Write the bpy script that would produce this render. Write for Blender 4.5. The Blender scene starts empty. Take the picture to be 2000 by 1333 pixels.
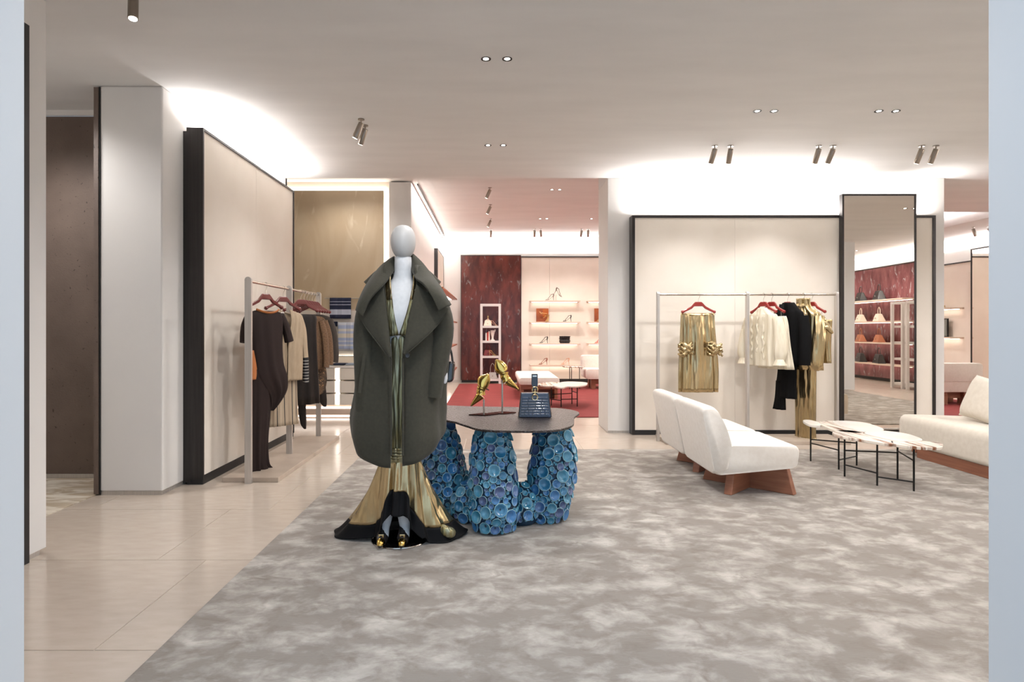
import bpy, bmesh, math, random
from mathutils import Vector, Matrix, Euler
import numpy as np

R = math.radians
PI = math.pi
random.seed(7)
SC = bpy.context.scene
COL = SC.collection

# ------------------------------------------------------------------ camera
CAM_H, FPX, VX, VY = 1.3, 1200.0, 963.0, 645.0
cam_d = bpy.data.cameras.new('camera')
cam = bpy.data.objects.new('camera', cam_d)
COL.objects.link(cam)
cam.location = (0, 0, CAM_H)
cam.rotation_euler = (R(90), 0, 0)
cam_d.sensor_width = 36
cam_d.lens = FPX / 2000 * 36
cam_d.shift_x = (1000 - VX) / 2000
cam_d.shift_y = -(666.5 - VY) / 2000
cam_d.clip_start = 0.05
cam_d.clip_end = 100
SC.camera = cam

# ------------------------------------------------------------------ world, exposure
world = bpy.data.worlds.new('daylight')
SC.world = world
world.use_nodes = True
wb = world.node_tree.nodes['Background']
wb.inputs[0].default_value = (0.60, 0.79, 1.0, 1)
wb.inputs[1].default_value = 1.28
SC.view_settings.view_transform = 'Standard'
SC.view_settings.look = 'None'
SC.view_settings.gamma = 1
SC.view_settings.use_curve_mapping = False
SC.view_settings.exposure = 0.27

K_SPOT, K_DOWN, K_COVE, K_LED = 1.0, 1.0, 1.0, 1.0
WARM = (1.0, 0.955, 0.91)
NEUT = (1.0, 0.985, 0.98)


def P(px, py, Y):
    """photograph pixel at a known depth -> point of the place"""
    return Vector(((px - VX) * Y / FPX, Y, CAM_H - (py - VY) * Y / FPX))


def G(px, py, z=0.0):
    """photograph pixel lying on the horizontal plane z -> point of the place"""
    Y = (CAM_H - z) * FPX / (py - VY)
    return Vector(((px - VX) * Y / FPX, Y, z))


# ------------------------------------------------------------------ materials
def lin(h):
    h = h.lstrip('#')
    out = []
    for i in (0, 2, 4):
        c = int(h[i:i + 2], 16) / 255
        out.append(c / 12.92 if c <= 0.04045 else ((c + 0.055) / 1.055) ** 2.4)
    return (*out, 1)


MATS = {}


def M(name, col, rough=0.5, metal=0.0, var=None, scale=4.0, stretch=(1, 1, 1), lo=0.35, hi=0.65, detail=4,
      bump=0.0, bscale=None, bstretch=None, bdist=0.01, coat=0.0, sheen=0.0, distort=0.0, spec=None, voro=False,
      third=None, t_lo=0.6, t_hi=0.75, t_scale=None, ior=None, rot=None):
    if name in MATS:
        return MATS[name]
    m = bpy.data.materials.new(name)
    m.use_nodes = True
    nt = m.node_tree
    N, L = nt.nodes, nt.links
    b = N['Principled BSDF']
    b.inputs['Roughness'].default_value = rough
    b.inputs['Metallic'].default_value = metal
    b.inputs['Base Color'].default_value = lin(col)
    if coat:
        b.inputs['Coat Weight'].default_value = coat
        b.inputs['Coat Roughness'].default_value = 0.08
    if sheen:
        b.inputs['Sheen Weight'].default_value = sheen
        b.inputs['Sheen Roughness'].default_value = 0.5
    if spec is not None:
        b.inputs['Specular IOR Level'].default_value = spec
    tc = None

    def mapping(st, rt=None):
        nonlocal tc
        if tc is None:
            tc = N.new('ShaderNodeTexCoord')
        mp = N.new('ShaderNodeMapping')
        mp.inputs['Scale'].default_value = st
        if rt:
            mp.inputs['Rotation'].default_value = rt
        L.new(tc.outputs['Object'], mp.inputs['Vector'])
        return mp.outputs['Vector']

    def ramp(fac, a, c0, bb, c1):
        r = N.new('ShaderNodeValToRGB')
        r.color_ramp.elements[0].position = a
        r.color_ramp.elements[0].color = c0
        r.color_ramp.elements[1].position = bb
        r.color_ramp.elements[1].color = c1
        L.new(fac, r.inputs['Fac'])
        return r.outputs['Color']

    def noise(sc, st, dt, ds=0.0, rt=None):
        n = N.new('ShaderNodeTexNoise')
        n.inputs['Scale'].default_value = sc
        n.inputs['Detail'].default_value = dt
        n.inputs['Roughness'].default_value = 0.6 if dt > 8 else 0.5
        n.inputs['Distortion'].default_value = ds
        L.new(mapping(st, rt), n.inputs['Vector'])
        return n.outputs['Fac']

    if var:
        out = ramp(noise(scale, stretch, detail, distort, rot), lo, lin(col), hi, lin(var))
        if third:
            f = noise(t_scale or scale * 2.3, stretch, detail, distort + 0.5, rot)
            fr = ramp(f, t_lo, (0, 0, 0, 1), t_hi, (1, 1, 1, 1))
            mx = N.new('ShaderNodeMix')
            mx.data_type = 'RGBA'
            L.new(fr, mx.inputs[0])
            L.new(out, mx.inputs[6])
            mx.inputs[7].default_value = lin(third)
            out = mx.outputs[2]
        L.new(out, b.inputs['Base Color'])
    if bump:
        if voro:
            v = N.new('ShaderNodeTexVoronoi')
            v.inputs['Scale'].default_value = bscale or 40
            L.new(mapping(bstretch or (1, 1, 1)), v.inputs['Vector'])
            h = v.outputs['Distance']
        else:
            h = noise(bscale or 40, bstretch or (1, 1, 1), 0.6 if bdist >= 0.02 else 3)
        bp = N.new('ShaderNodeBump')
        bp.inputs['Strength'].default_value = bump
        bp.inputs['Distance'].default_value = bdist
        L.new(h, bp.inputs['Height'])
        L.new(bp.outputs['Normal'], b.inputs['Normal'])
    MATS[name] = m
    return m


def EM(name, col, strength):
    if name in MATS:
        return MATS[name]
    m = bpy.data.materials.new(name)
    m.use_nodes = True
    b = m.node_tree.nodes['Principled BSDF']
    b.inputs['Base Color'].default_value = (*col, 1)
    b.inputs['Emission Color'].default_value = (*col, 1)
    b.inputs['Emission Strength'].default_value = strength
    MATS[name] = m
    return m


def stripes(name, axis, stops, rough=0.8, scale=1.0, off=0.0):
    """woven stripes: constant colour bands along one object axis; stops = [(pos 0..1, hex)]"""
    m = bpy.data.materials.new(name)
    m.use_nodes = True
    N, L = m.node_tree.nodes, m.node_tree.links
    b = N['Principled BSDF']
    b.inputs['Roughness'].default_value = rough
    tc = N.new('ShaderNodeTexCoord')
    sp = N.new('ShaderNodeSeparateXYZ')
    L.new(tc.outputs['Object'], sp.inputs[0])
    ma = N.new('ShaderNodeMath')
    ma.operation = 'MULTIPLY_ADD'
    ma.inputs[1].default_value = scale
    ma.inputs[2].default_value = off
    L.new(sp.outputs[axis], ma.inputs[0])
    r = N.new('ShaderNodeValToRGB')
    r.color_ramp.interpolation = 'CONSTANT'
    e = r.color_ramp.elements
    e[0].position, e[0].color = stops[0][0], lin(stops[0][1])
    e[1].position, e[1].color = stops[1][0], lin(stops[1][1])
    for p, c in stops[2:]:
        k = e.new(p)
        k.color = lin(c)
    L.new(ma.outputs[0], r.inputs['Fac'])
    L.new(r.outputs['Color'], b.inputs['Base Color'])
    MATS[name] = m
    return m


WALL = M('white_plaster', '#dedad6', 0.85, var='#e2ded9', scale=1.5, bump=0.05, bscale=30)
CEIL = M('ceiling_plaster', '#d8d6d4', 0.9, var='#dedcda', scale=0.9, stretch=(1, 4, 1), bump=0.04, bscale=20)
LIME = M('limestone', '#c9bbad', 0.16, var='#c1b2a3', scale=7, stretch=(1, 3, 1), lo=0.3, hi=0.7, detail=8, third='#b9a08a', t_lo=0.68, t_hi=0.8, t_scale=30)
GROUT = M('pale_grout', '#e2d6c8', 0.6)
CARPET = M('mottled_carpet', '#877e75', 0.95, var='#c3bcb3', scale=4.6, stretch=(1, 1.3, 1), lo=0.44, hi=0.72, detail=10,
           distort=0.25, bump=0.5, bscale=240, bstretch=(0.12, 1, 1), bdist=0.004, sheen=0.15, third='#786d63', t_lo=0.48, t_hi=0.75, t_scale=7.5)
RUG_A = M('alcove_carpet', '#b5a48d', 0.95, var='#d9cfbf', scale=3.5, stretch=(1, 3, 1), lo=0.42, hi=0.62, distort=1.0, bump=0.3, bscale=200)
REDRUG = M('red_carpet', '#7d2b2a', 0.95, var='#8f3835', scale=5, stretch=(0.5, 6, 1), bump=0.4, bscale=160, bstretch=(0.15, 1, 1))
CREAM = M('cream_leather_panel', '#e3d9cc', 0.6, var='#e8dfd3', scale=2.0, stretch=(1, 1, 1), bump=0.05, bscale=60)
ONYX = M('backlit_onyx', '#c9b291', 0.35, var='#d6c4a6', scale=1.3, stretch=(1.6, 1, 0.5), lo=0.3, hi=0.7, distort=1.5, third='#e2d3ba', t_lo=0.6, t_hi=0.7, t_scale=1.8)
DARK = M('blackened_metal', '#322f2f', 0.38, 0.6, var='#3a3736', scale=3, stretch=(20, 20, 0.6))
BLACKFR = M('black_joint', '#1a191a', 0.5)
BROWN = M('brown_textured_wall', '#6f5f55', 0.55, var='#5e4f46', scale=3, detail=6, lo=0.3, hi=0.7, third='#3b2f28', t_lo=0.66, t_hi=0.72, t_scale=38, bump=0.4, bscale=70, bdist=0.004)
STEEL = M('brushed_steel', '#cdc8c3', 0.38, 0.7, var='#bfbab4', scale=4, stretch=(30, 30, 0.7))
NICKEL = M('polished_nickel', '#c6bdb3', 0.16, 1.0)
SPOTM = M('spot_nickel', '#9a8f84', 0.3, 0.95)
BOUCLE = M('ivory_upholstery', '#e6ddd2', 0.9, var='#ebe3d9', scale=30, bump=0.25, bscale=260, bdist=0.003, sheen=0.2)
SOFAC = M('cream_sofa_fabric', '#d8cebf', 0.9, var='#dfd6c8', scale=25, bump=0.25, bscale=260, bdist=0.003, sheen=0.2)
WOOD = M('reddish_wood', '#8b5942', 0.4, var='#a26d54', scale=3, stretch=(1, 1, 14), lo=0.3, hi=0.7, detail=6)
WOODH = M('reddish_wood_long_grain', '#83523d', 0.4, var='#98644c', scale=3, stretch=(1, 1, 16), rot=(0, R(90), 0), lo=0.3, hi=0.7, detail=6)
BLACKM = M('black_powder_coat', '#1d1b1a', 0.45, 0.5)
MARB_S = M('striped_marble', '#e9dfd2', 0.18, var='#86593f', scale=2.6, stretch=(9, 0.7, 1), lo=0.46, hi=0.58, detail=5, distort=0.7, third='#f0e9df', t_lo=0.62, t_hi=0.7, rot=(0, 0, R(28)))
MARB_W = M('white_marble', '#efe9e1', 0.18, var='#e4dbd0', scale=3, lo=0.4, hi=0.7)
REDMARB = M('red_marble', '#46221f', 0.22, var='#6a352d', scale=2.1, stretch=(3.2, 3.2, 1.1), lo=0.35, hi=0.66, detail=7, distort=0.5, third='#7d7672', t_lo=0.62, t_hi=0.74, t_scale=4.2, rot=(0, R(28), 0))
REDMARB2 = M('red_marble_washed', '#64393a', 0.22, var='#855355', scale=2.1, stretch=(3.2, 3.2, 1.1), lo=0.35, hi=0.66, detail=7, distort=0.5, third='#a39da1', t_lo=0.6, t_hi=0.72, t_scale=4.2, rot=(R(-28), 0, 0))  # paler copy of red_marble; brightness and mirror haze put into its colours
MIRROR = M('mirror_glass', '#e8e2da', 0.0, 1.0)
LED = EM('led_strip', (1.0, 0.9, 0.8), 6.0)
LEDW = EM('led_cove', (1.0, 0.93, 0.86), 6.0)
LEDF = EM('led_plinth', (1.0, 0.93, 0.86), 2.2)
LENS = EM('lamp_lens', (1.0, 0.95, 0.88), 14.0)
SHELFM = M('shelf_travertine', '#d8c2b0', 0.4)
SHELFO = M('shelf_copper', '#b06a4c', 0.35, 0.3)
COATM = M('olive_wool', '#38352a', 0.9, var='#3d3a2e', scale=60, bump=0.12, bscale=420, bdist=0.002, sheen=0.08)
MANN = M('white_linen_mannequin', '#d9d9da', 0.6, var='#e0e0e1', scale=40, bump=0.1, bscale=300, bdist=0.002)
MANH = M('white_mannequin_head', '#b9b7b5', 0.45)
GOLD = M('gold_lame', '#bba782', 0.25, 0.95, var='#b5a179', scale=3, stretch=(2, 2, 0.6), bump=0.7, bscale=9, bstretch=(2.6, 2.6, 0.5), bdist=0.03)
GOLDG = M('green_gold_lame', '#a3a086', 0.36, 0.75, var='#94875a', scale=5, stretch=(8, 8, 0.5), bump=0.5, bscale=18, bstretch=(4, 4, 0.3), bdist=0.02)
BLACKC = M('black_satin', '#0b0a0c', 0.7, spec=0.2)
GOLDSH = M('gold_mirror_leather', '#dcb968', 0.14, 1.0, bump=0.25, bscale=14, bdist=0.01)
NAVYC = M('navy_croc', '#121827', 0.22, 0.0, var='#1a2540', scale=6, coat=0.6)
GOLDP = M('pale_gold_metal', '#dcc391', 0.2, 1.0)
HAMMER = M('hammered_bronze', '#4f4846', 0.3, 0.9, bump=0.9, bscale=75, bdist=0.008, voro=True)
PLUM = M('plum_crepe', '#2e2422', 0.8, spec=0.15)
ORANGE = M('orange_trim', '#b06a36', 0.7)
BEIGE = M('beige_knit', '#b09c83', 0.85, var='#a8947b', scale=40, stretch=(1, 1, 0.3), bump=0.15, bscale=120, bstretch=(1, 1, 0.1))
BLKDR = M('dark_brown_satin', '#1e1714', 0.55, spec=0.25)
TWEED = M('brown_tweed', '#7a5c41', 0.9, var='#5b4431', scale=90, bump=0.4, bscale=160)
CHAR = M('charcoal_wool', '#3a322c', 0.85, var='#352d28', scale=60)
HANGER = M('red_lacquer', '#641918', 0.28, coat=0.4)
HANGER2 = M('red_lacquer_bright', '#8a2420', 0.28, coat=0.4)
CREAMS = M('cream_silk', '#d8ccb4', 0.35, var='#e2d8c4', scale=6, stretch=(4, 4, 0.6), bump=0.4, bscale=14, bstretch=(3, 3, 0.5), bdist=0.02)
SHOE_B = M('black_leather', '#231f1e', 0.3)
SHOE_N = M('nude_leather', '#d9a98c', 0.4)
SHOE_T = M('tan_leather', '#8f4c30', 0.4)
SHOE_G = M('gold_leather', '#c2a06a', 0.3, 0.7)
SHOE_GR = M('grey_leather', '#7a6a60', 0.4)
PAPER = M('board_rust', '#7c3a22', 0.5, var='#b5622f', scale=3)
WHITEP = M('white_ceramic', '#efe7e0', 0.35)
CREAMB = M('cream_leather', '#e6d6c3', 0.45)
REDB = M('dark_red_leather', '#7a1f22', 0.4)
TANB = M('tan_bag_leather', '#b06d4c', 0.45)
GLASS = bpy.data.materials.new('clear_glass')
GLASS.use_nodes = True
_g = GLASS.node_tree.nodes['Principled BSDF']
_g.inputs['Base Color'].default_value = (0.95, 0.97, 0.96, 1)
_g.inputs['Roughness'].default_value = 0.02
_g.inputs['Transmission Weight'].default_value = 1.0
_g.inputs['IOR'].default_value = 1.1
SHELLC = []
for i, (c, v) in enumerate((('#2a679c', '#4a86b8'), ('#3a86a4', '#2a6492'), ('#335d90', '#5479a8'), ('#4b96a8', '#32729a'), ('#34507c', '#5a6890'), ('#3a769c', '#5c9fb2'))):
    SHELLC.append(M('blue_shell_glaze_%d' % i, c, 0.14, var=v, scale=22, coat=0.7))
SHELLR = M('shell_rim_glaze', '#8fb6bd', 0.3, coat=0.3)


# ------------------------------------------------------------------ mesh building
class MB:
    def __init__(s):
        s.v, s.f = [], []

    def add(s, vs, fs):
        o = len(s.v)
        s.v += [tuple(q) for q in vs]
        s.f += [tuple(i + o for i in q) for q in fs]
        return s

    def box(s, x0, x1, y0, y1, z0, z1):
        return s.add([(x0, y0, z0), (x1, y0, z0), (x1, y1, z0), (x0, y1, z0), (x0, y0, z1), (x1, y0, z1), (x1, y1, z1), (x0, y1, z1)],
                     [(0, 3, 2, 1), (4, 5, 6, 7), (0, 1, 5, 4), (1, 2, 6, 5), (2, 3, 7, 6), (3, 0, 4, 7)])

    def rings(s, rs, cap=True, closed=True):
        n = len(rs[0])
        vs = [p for r in rs for p in r]
        fs = []
        for i in range(len(rs) - 1):
            for j in range(n if closed else n - 1):
                k = (j + 1) % n
                fs.append((i * n + j, i * n + k, (i + 1) * n + k, (i + 1) * n + j))
        if cap:
            fs.append(tuple(range(n - 1, -1, -1)))
            fs.append(tuple(range((len(rs) - 1) * n, len(rs) * n)))
        return s.add(vs, fs)

    def lathe(s, prof, n=24, c=(0, 0, 0)):
        return s.rings([[(c[0] + r * math.cos(2 * PI * j / n), c[1] + r * math.sin(2 * PI * j / n), c[2] + z) for j in range(n)] for r, z in prof])

    def tube(s, path, r, n=10):
        path = [Vector(p) for p in path]
        rr = r if isinstance(r, (list, tuple)) else [r] * len(path)
        rs = []
        prev = None
        for i, p in enumerate(path):
            a = path[max(i - 1, 0)]
            b = path[min(i + 1, len(path) - 1)]
            t = (b - a).normalized()
            if prev is None:
                u = t.orthogonal().normalized()
            else:
                u = (prev - t * prev.dot(t)).normalized()
            prev = u
            w = t.cross(u)
            rx, ry = rr[i] if isinstance(rr[i], tuple) else (rr[i], rr[i])
            rs.append([p + u * (rx * math.cos(2 * PI * j / n)) + w * (ry * math.sin(2 * PI * j / n)) for j in range(n)])
        return s.rings(rs)

    def prism(s, poly, z0, z1, axis='z'):
        n = len(poly)

        def pt(a, b, z):
            return (a, b, z) if axis == 'z' else ((a, z, b) if axis == 'y' else (z, a, b))
        vs = [pt(a, b, z0) for a, b in poly] + [pt(a, b, z1) for a, b in poly]
        fs = [tuple(range(n - 1, -1, -1)), tuple(range(n, 2 * n))] + [(i, (i + 1) % n, n + (i + 1) % n, n + i) for i in range(n)]
        return s.add(vs, fs)

    def grid(s, rows):
        n = len(rows[0])
        return s.add([p for r in rows for p in r], [(i * n + j, i * n + j + 1, (i + 1) * n + j + 1, (i + 1) * n + j) for i in range(len(rows) - 1) for j in range(n - 1)])

    def xf(s, mat):
        s.v = [tuple(mat @ Vector(q)) for q in s.v]
        return s

    def build(s, name, mat, parent=None, smooth=False, bevel=0.0, seg=2, w=False, thick=0.0, sub=0, angle=40):
        if parent is not None:
            root = parent
            while root.parent:
                root = root.parent
            off = root.location.copy() if w else Vector((0, 0, 0))
        else:
            xs = [q[0] for q in s.v]
            ys = [q[1] for q in s.v]
            zs = [q[2] for q in s.v]
            off = Vector(((min(xs) + max(xs)) / 2, (min(ys) + max(ys)) / 2, min(zs)))
        me = bpy.data.meshes.new(name)
        me.from_pydata([tuple(Vector(q) - off) for q in s.v], [], s.f)
        bm = bmesh.new()
        bm.from_mesh(me)
        bmesh.ops.recalc_face_normals(bm, faces=bm.faces)
        bm.to_mesh(me)
        bm.free()
        me.materials.append(mat)
        if smooth:
            me.polygons.foreach_set('use_smooth', [True] * len(me.polygons))
            if angle:
                me.set_sharp_from_angle(angle=R(angle))
        o = bpy.data.objects.new(name, me)
        COL.objects.link(o)
        if parent is not None:
            o.parent = parent
        else:
            o.location = off
        if thick:
            md = o.modifiers.new('thickness', 'SOLIDIFY')
            md.thickness = thick
            md.offset = 0
        if bevel:
            md = o.modifiers.new('bevel', 'BEVEL')
            md.width = bevel
            md.segments = seg
            md.limit_method = 'ANGLE'
            md.angle_limit = R(35)
        if sub:
            md = o.modifiers.new('sub', 'SUBSURF')
            md.levels = sub
            md.render_levels = sub
        return o


def box(x0, x1, y0, y1, z0, z1):
    return MB().box(x0, x1, y0, y1, z0, z1)


def tag(o, label, cat, group=None):
    o['label'] = label
    o['category'] = cat
    if group:
        o['group'] = group
    return o


def struct(o):
    o['kind'] = 'structure'
    return o


def thing(name, label, cat, loc=(0, 0, 0), rotz=0, group=None):
    o = bpy.data.objects.new(name, None)
    COL.objects.link(o)
    o.empty_display_size = 0.1
    o.location = loc
    o.rotation_euler = (0, 0, rotz)
    return tag(o, label, cat, group)


def copy_thing(src, loc, rotz=None, label=None):
    def rec(o, par):
        c = o.copy()
        COL.objects.link(c)
        c.parent = par
        for ch in list(o.children):
            rec(ch, c)
        return c
    c = rec(src, None)
    c.location = loc
    if rotz is not None:
        c.rotation_euler = (0, 0, rotz)
    if label:
        c['label'] = label
    return c


def spline(pts, n, closed=False):
    pts = [Vector(p) for p in pts]
    m = len(pts)
    out = []
    segs = m if closed else m - 1
    cnt = n if closed else n - 1
    for k in range(n):
        t = k / cnt * segs
        i = min(int(t), segs - 1)
        u = t - i
        if closed:
            a, b, c, d = pts[(i - 1) % m], pts[i % m], pts[(i + 1) % m], pts[(i + 2) % m]
        else:
            a, b, c, d = pts[max(i - 1, 0)], pts[i], pts[i + 1], pts[min(i + 2, m - 1)]
        out.append(0.5 * ((2 * b) + (c - a) * u + (2 * a - 5 * b + 4 * c - d) * u * u + (3 * b - a - 3 * c + d) * u ** 3))
    return out


def folds(rows, n=56, amp=0.012, k=9, seed=0, sub=4, grow=True, cap=True, flat=1.0):
    """a hanging cloth body lofted through (z, cx, cy, hx, hy) with vertical folds"""
    rd = random.Random(seed)
    ph = [rd.uniform(0, 6.28) for _ in range(4)]
    keys = spline([Vector(r[:3]) for r in rows], (len(rows) - 1) * sub + 1)
    kh = spline([Vector((r[3], r[4], 0)) for r in rows], (len(rows) - 1) * sub + 1)
    rs = []
    m = len(keys)
    for i in range(m):
        z, cx, cy = keys[i]
        hx, hy = max(kh[i][0], 0.002), max(kh[i][1], 0.002)
        v = i / (m - 1)
        a = amp * (v if grow else 1.0)
        ring = []
        for j in range(n):
            t = 2 * PI * j / n
            c, s = math.cos(t), math.sin(t)
            d = a * (math.sin(k * t + ph[0] + 1.1 * v) + 0.55 * math.sin((k * 1.7) // 1 * t + ph[1] - 1.7 * v) + 0.3 * math.sin(3 * t + ph[2] + 3 * v))
            sx = math.copysign(abs(c) ** flat, c)
            nx, ny = c * hy, s * hx
            q = math.hypot(nx, ny) + 1e-9
            ring.append((cx + hx * sx + d * nx / q, cy + hy * s + d * ny / q, z))
        rs.append(ring)
    return MB().rings(rs, cap=cap)


def area(name, loc, sx, sy, power, col, rot, parent=None, spread=None):
    d = bpy.data.lights.new(name, 'AREA')
    d.shape = 'RECTANGLE'
    d.size, d.size_y = sx, sy
    d.energy = power
    d.color = col
    if spread:
        d.spread = spread
    o = bpy.data.objects.new(name, d)
    COL.objects.link(o)
    o.location = loc
    o.rotation_euler = rot
    if parent:
        o.parent = parent
    return o


# large cove strips of the room (they sit on the wall panels, shining up behind the frames)
COVE_UP = (R(180), 0, 0)
area('cove_light', (-2.52, 6.33, 3.04), 0.06, 2.3, 60 * K_COVE, NEUT, COVE_UP)
area('cove_light', (3.6, 7.69, 2.76), 3.7, 0.06, 66 * K_COVE, NEUT, COVE_UP)
area('cove_light', (4.6, 15.22, 3.2), 11.0, 0.06, 125 * K_COVE, NEUT, COVE_UP)
area('cove_light', (9.92, 11.5, 3.0), 0.06, 6.5, 70 * K_COVE, NEUT, COVE_UP)
area('cove_light', (8.40, 12.3, 3.5), 0.05, 5.0, 40 * K_COVE, NEUT, (0, R(-100), 0))
area('cove_light', (-1.17, 12.4, 3.56), 0.05, 5.6, 60 * K_COVE, WARM, (0, R(25), 0))
area('cove_light', (9.92, 4.5, 2.95), 0.06, 6.0, 150 * K_COVE, NEUT, COVE_UP)  # strip added for fill: brightens the right-hand ceiling and sofa side
area('cove_light', (9.92, -0.7, 2.95), 0.06, 4.4, 90 * K_COVE, NEUT, COVE_UP)

# ------------------------------------------------------------------ the setting
H, H2 = 3.22, 3.6
fl = struct(box(-4.6, 10.2, -4.0, 15.5, -0.12, -0.004).build('floor', GROUT))
tile_mesh = {}
TW, TD = 1.3, 0.978


def tile(x0, x1, y0, y1):
    g = 0.0022
    key = (round(x1 - x0, 3), round(y1 - y0, 3))
    if key not in tile_mesh:
        hx, hy = (x1 - x0) / 2 - g, (y1 - y0) / 2 - g
        o = box(-hx, hx, -hy, hy, -0.02, 0.0).build('limestone_tile', LIME)
        o.location = (0, 0, 0)
        me = o.data
        me.transform(Matrix.Translation((0, 0, -0.02)))
        tile_mesh[key] = me
        bpy.data.objects.remove(o)
    o = bpy.data.objects.new('limestone_tile', tile_mesh[key])
    COL.objects.link(o)
    o.parent = fl
    o.location = Vector(((x0 + x1) / 2, (y0 + y1) / 2, 0.0)) - fl.location


ys0 = 3.47 - 5 * TD
row = 0
y = ys0
while y < 15.4:
    offx = (-1.62 if row % 2 == 0 else -1.90) - 3 * TW
    x = offx
    while x < 10.1:
        a, b = max(x, -4.5), min(x + TW, 10.1)
        if b - a > 0.1 and not (y + TD < 1.4 and a < 7.5):
            tile(a, b, y, min(y + TD, 15.4))
        x += TW
    y += TD
    row += 1
pav = struct(box(-4.6, 7.6, -4.0, 1.40, -0.004, 0.0).build('floor_outside', M('mall_stone', '#c4bcb2', 0.3, var='#b9b0a6', scale=4)))

struct(box(-4.6, 10.2, 1.45, 7.76, H, H + 0.4).build('ceiling', CEIL))
struct(box(1.449, 10.2, 7.76, 8.44, H, H + 0.4).build('ceiling_lintel', CEIL))
struct(box(5.70, 8.46, 8.44, 10.0, H, H + 0.4).build('ceiling_lower', CEIL))
struct(box(8.46, 10.2, 8.44, 15.5, H, H + 0.4).build('ceiling_soffit', CEIL))
struct(box(-4.6, 8.46, 7.76, 15.5, H2 + 0.02, H2 + 0.3).build('ceiling_back_room', CEIL))
struct(box(7.7, 10.2, -4.0, 1.45, H, H + 0.4).build('ceiling_side_room', CEIL))

# left side
struct(box(-3.09, -2.6, 4.83, 7.76, 0.03, H).build('wall_left', WALL, bevel=0.012))
struct(box(-3.085, -2.606, 4.836, 7.75, 0, 0.03).build('baseboard_left', STEEL))
struct(box(-3.1, -2.615, 1.65, 3.594, 0.03, H).build('wall_left_near', WALL))
struct(box(-3.1, -2.62, 1.65, 3.55, 0, 0.03).build('baseboard_left_near', STEEL))
struct(box(-2.615, -2.588, 3.385, 3.43, 0, 3.0).build('trim_1', BLACKFR))
struct(box(-4.5, -3.13, 5.38, 5.5, 0.04, H - 0.05).build('wall_alcove', BROWN))
struct(box(-4.5, -3.13, 5.36, 5.38, H - 0.045, H).build('trim_2', WALL))
struct(box(-4.5, -3.13, 5.365, 5.38, 0, 0.04).build('baseboard_alcove', STEEL))
struct(box(-3.13, -3.095, 4.815, 5.38, 0.012, H - 0.015).build('trim_3', BROWN))
struct(box(-3.096, -3.086, 4.822, 4.84, 0.012, H - 0.01).build('trim_4', BLACKFR))
struct(box(-4.6, -4.5, 1.65, 5.5, 0, H).build('wall_alcove_side', WALL))
struct(box(-4.5, -3.1, 3.5, 3.594, 0, H).build('wall_alcove_near', WALL))
tag(box(-4.49, -3.12, 3.6, 5.36, 0.0, 0.006).build('alcove_carpet', RUG_A), 'beige streaked carpet in the dark brown alcove at left', 'carpet')
# niche behind the left wall
struct(box(-4.6, -1.62, 9.62, 9.8, 0, H2 + 0.02).build('wall_niche', M('niche_plaster', '#ded2c4', 0.8)))
struct(box(-4.6, -4.5, 7.76, 9.62, 0, H2 + 0.02).build('wall_niche_side', WALL))
struct(box(-4.5, -2.6, 7.70, 7.76, 0, H).build('wall_niche_front', WALL))
struct(box(-1.617, -1.275, 9.56, 15.4, 0, H2).build('wall_back_room_left', WALL))
struct(box(-1.28, -1.262, 9.62, 15.3, 0, 0.06).build('baseboard_back_room_left', STEEL))
struct(box(-1.20, -1.185, 9.7, 15.0, H2 - 0.012, H2 + 0.01).build('trim_5', BLACKFR))
# back wall of the main room
struct(box(1.449, 5.70, 7.76, 8.44, 0.0, H).build('wall_back', WALL, bevel=0.006))
struct(box(1.445, 5.70, 7.752, 7.76, 0, 0.03).build('baseboard_back', STEEL))
# far wall and right wall
struct(box(-1.3, 10.2, 15.3, 15.5, 0, H2 + 0.02).build('wall_far', WALL))
struct(box(-1.27, -0.79, 15.28, 15.3, 0, 0.06).build('baseboard_far', STEEL))
struct(box(10.0, 10.2, -4.0, 15.3, 0, H2).build('wall_right', WALL))
struct(box(7.7, 7.8, -4.0, 1.45, 0, H).build('wall_side_room', WALL))
struct(box(7.8, 10.0, -4.1, -4.0, 0, H).build('wall_side_room_end', WALL))
# shop front: two piers and a lintel
FRONT = M('front_plaster', '#d2d4d6', 0.85)
struct(box(-4.6, -1.2595, 1.45, 1.65, 0, H).build('wall_front_left', FRONT))
struct(box(1.331, 7.9, 1.45, 1.65, 0, H).build('wall_front_right', FRONT))
struct(box(-1.2595, 1.331, 1.45, 1.65, 2.9, H).build('wall_front_lintel', FRONT))

# carpets
tag(box(-1.352, 7.6, 1.7, 6.64, 0.0, 0.012).build('carpet', CARPET, bevel=0.004), 'large mottled grey taupe carpet under the mannequin and chairs', 'carpet')
tag(box(-0.81, 8.6, 9.12, 14.72, 0.0, 0.012).build('red_carpet', REDRUG, bevel=0.004), 'plain red carpet in the back room', 'carpet')

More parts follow.
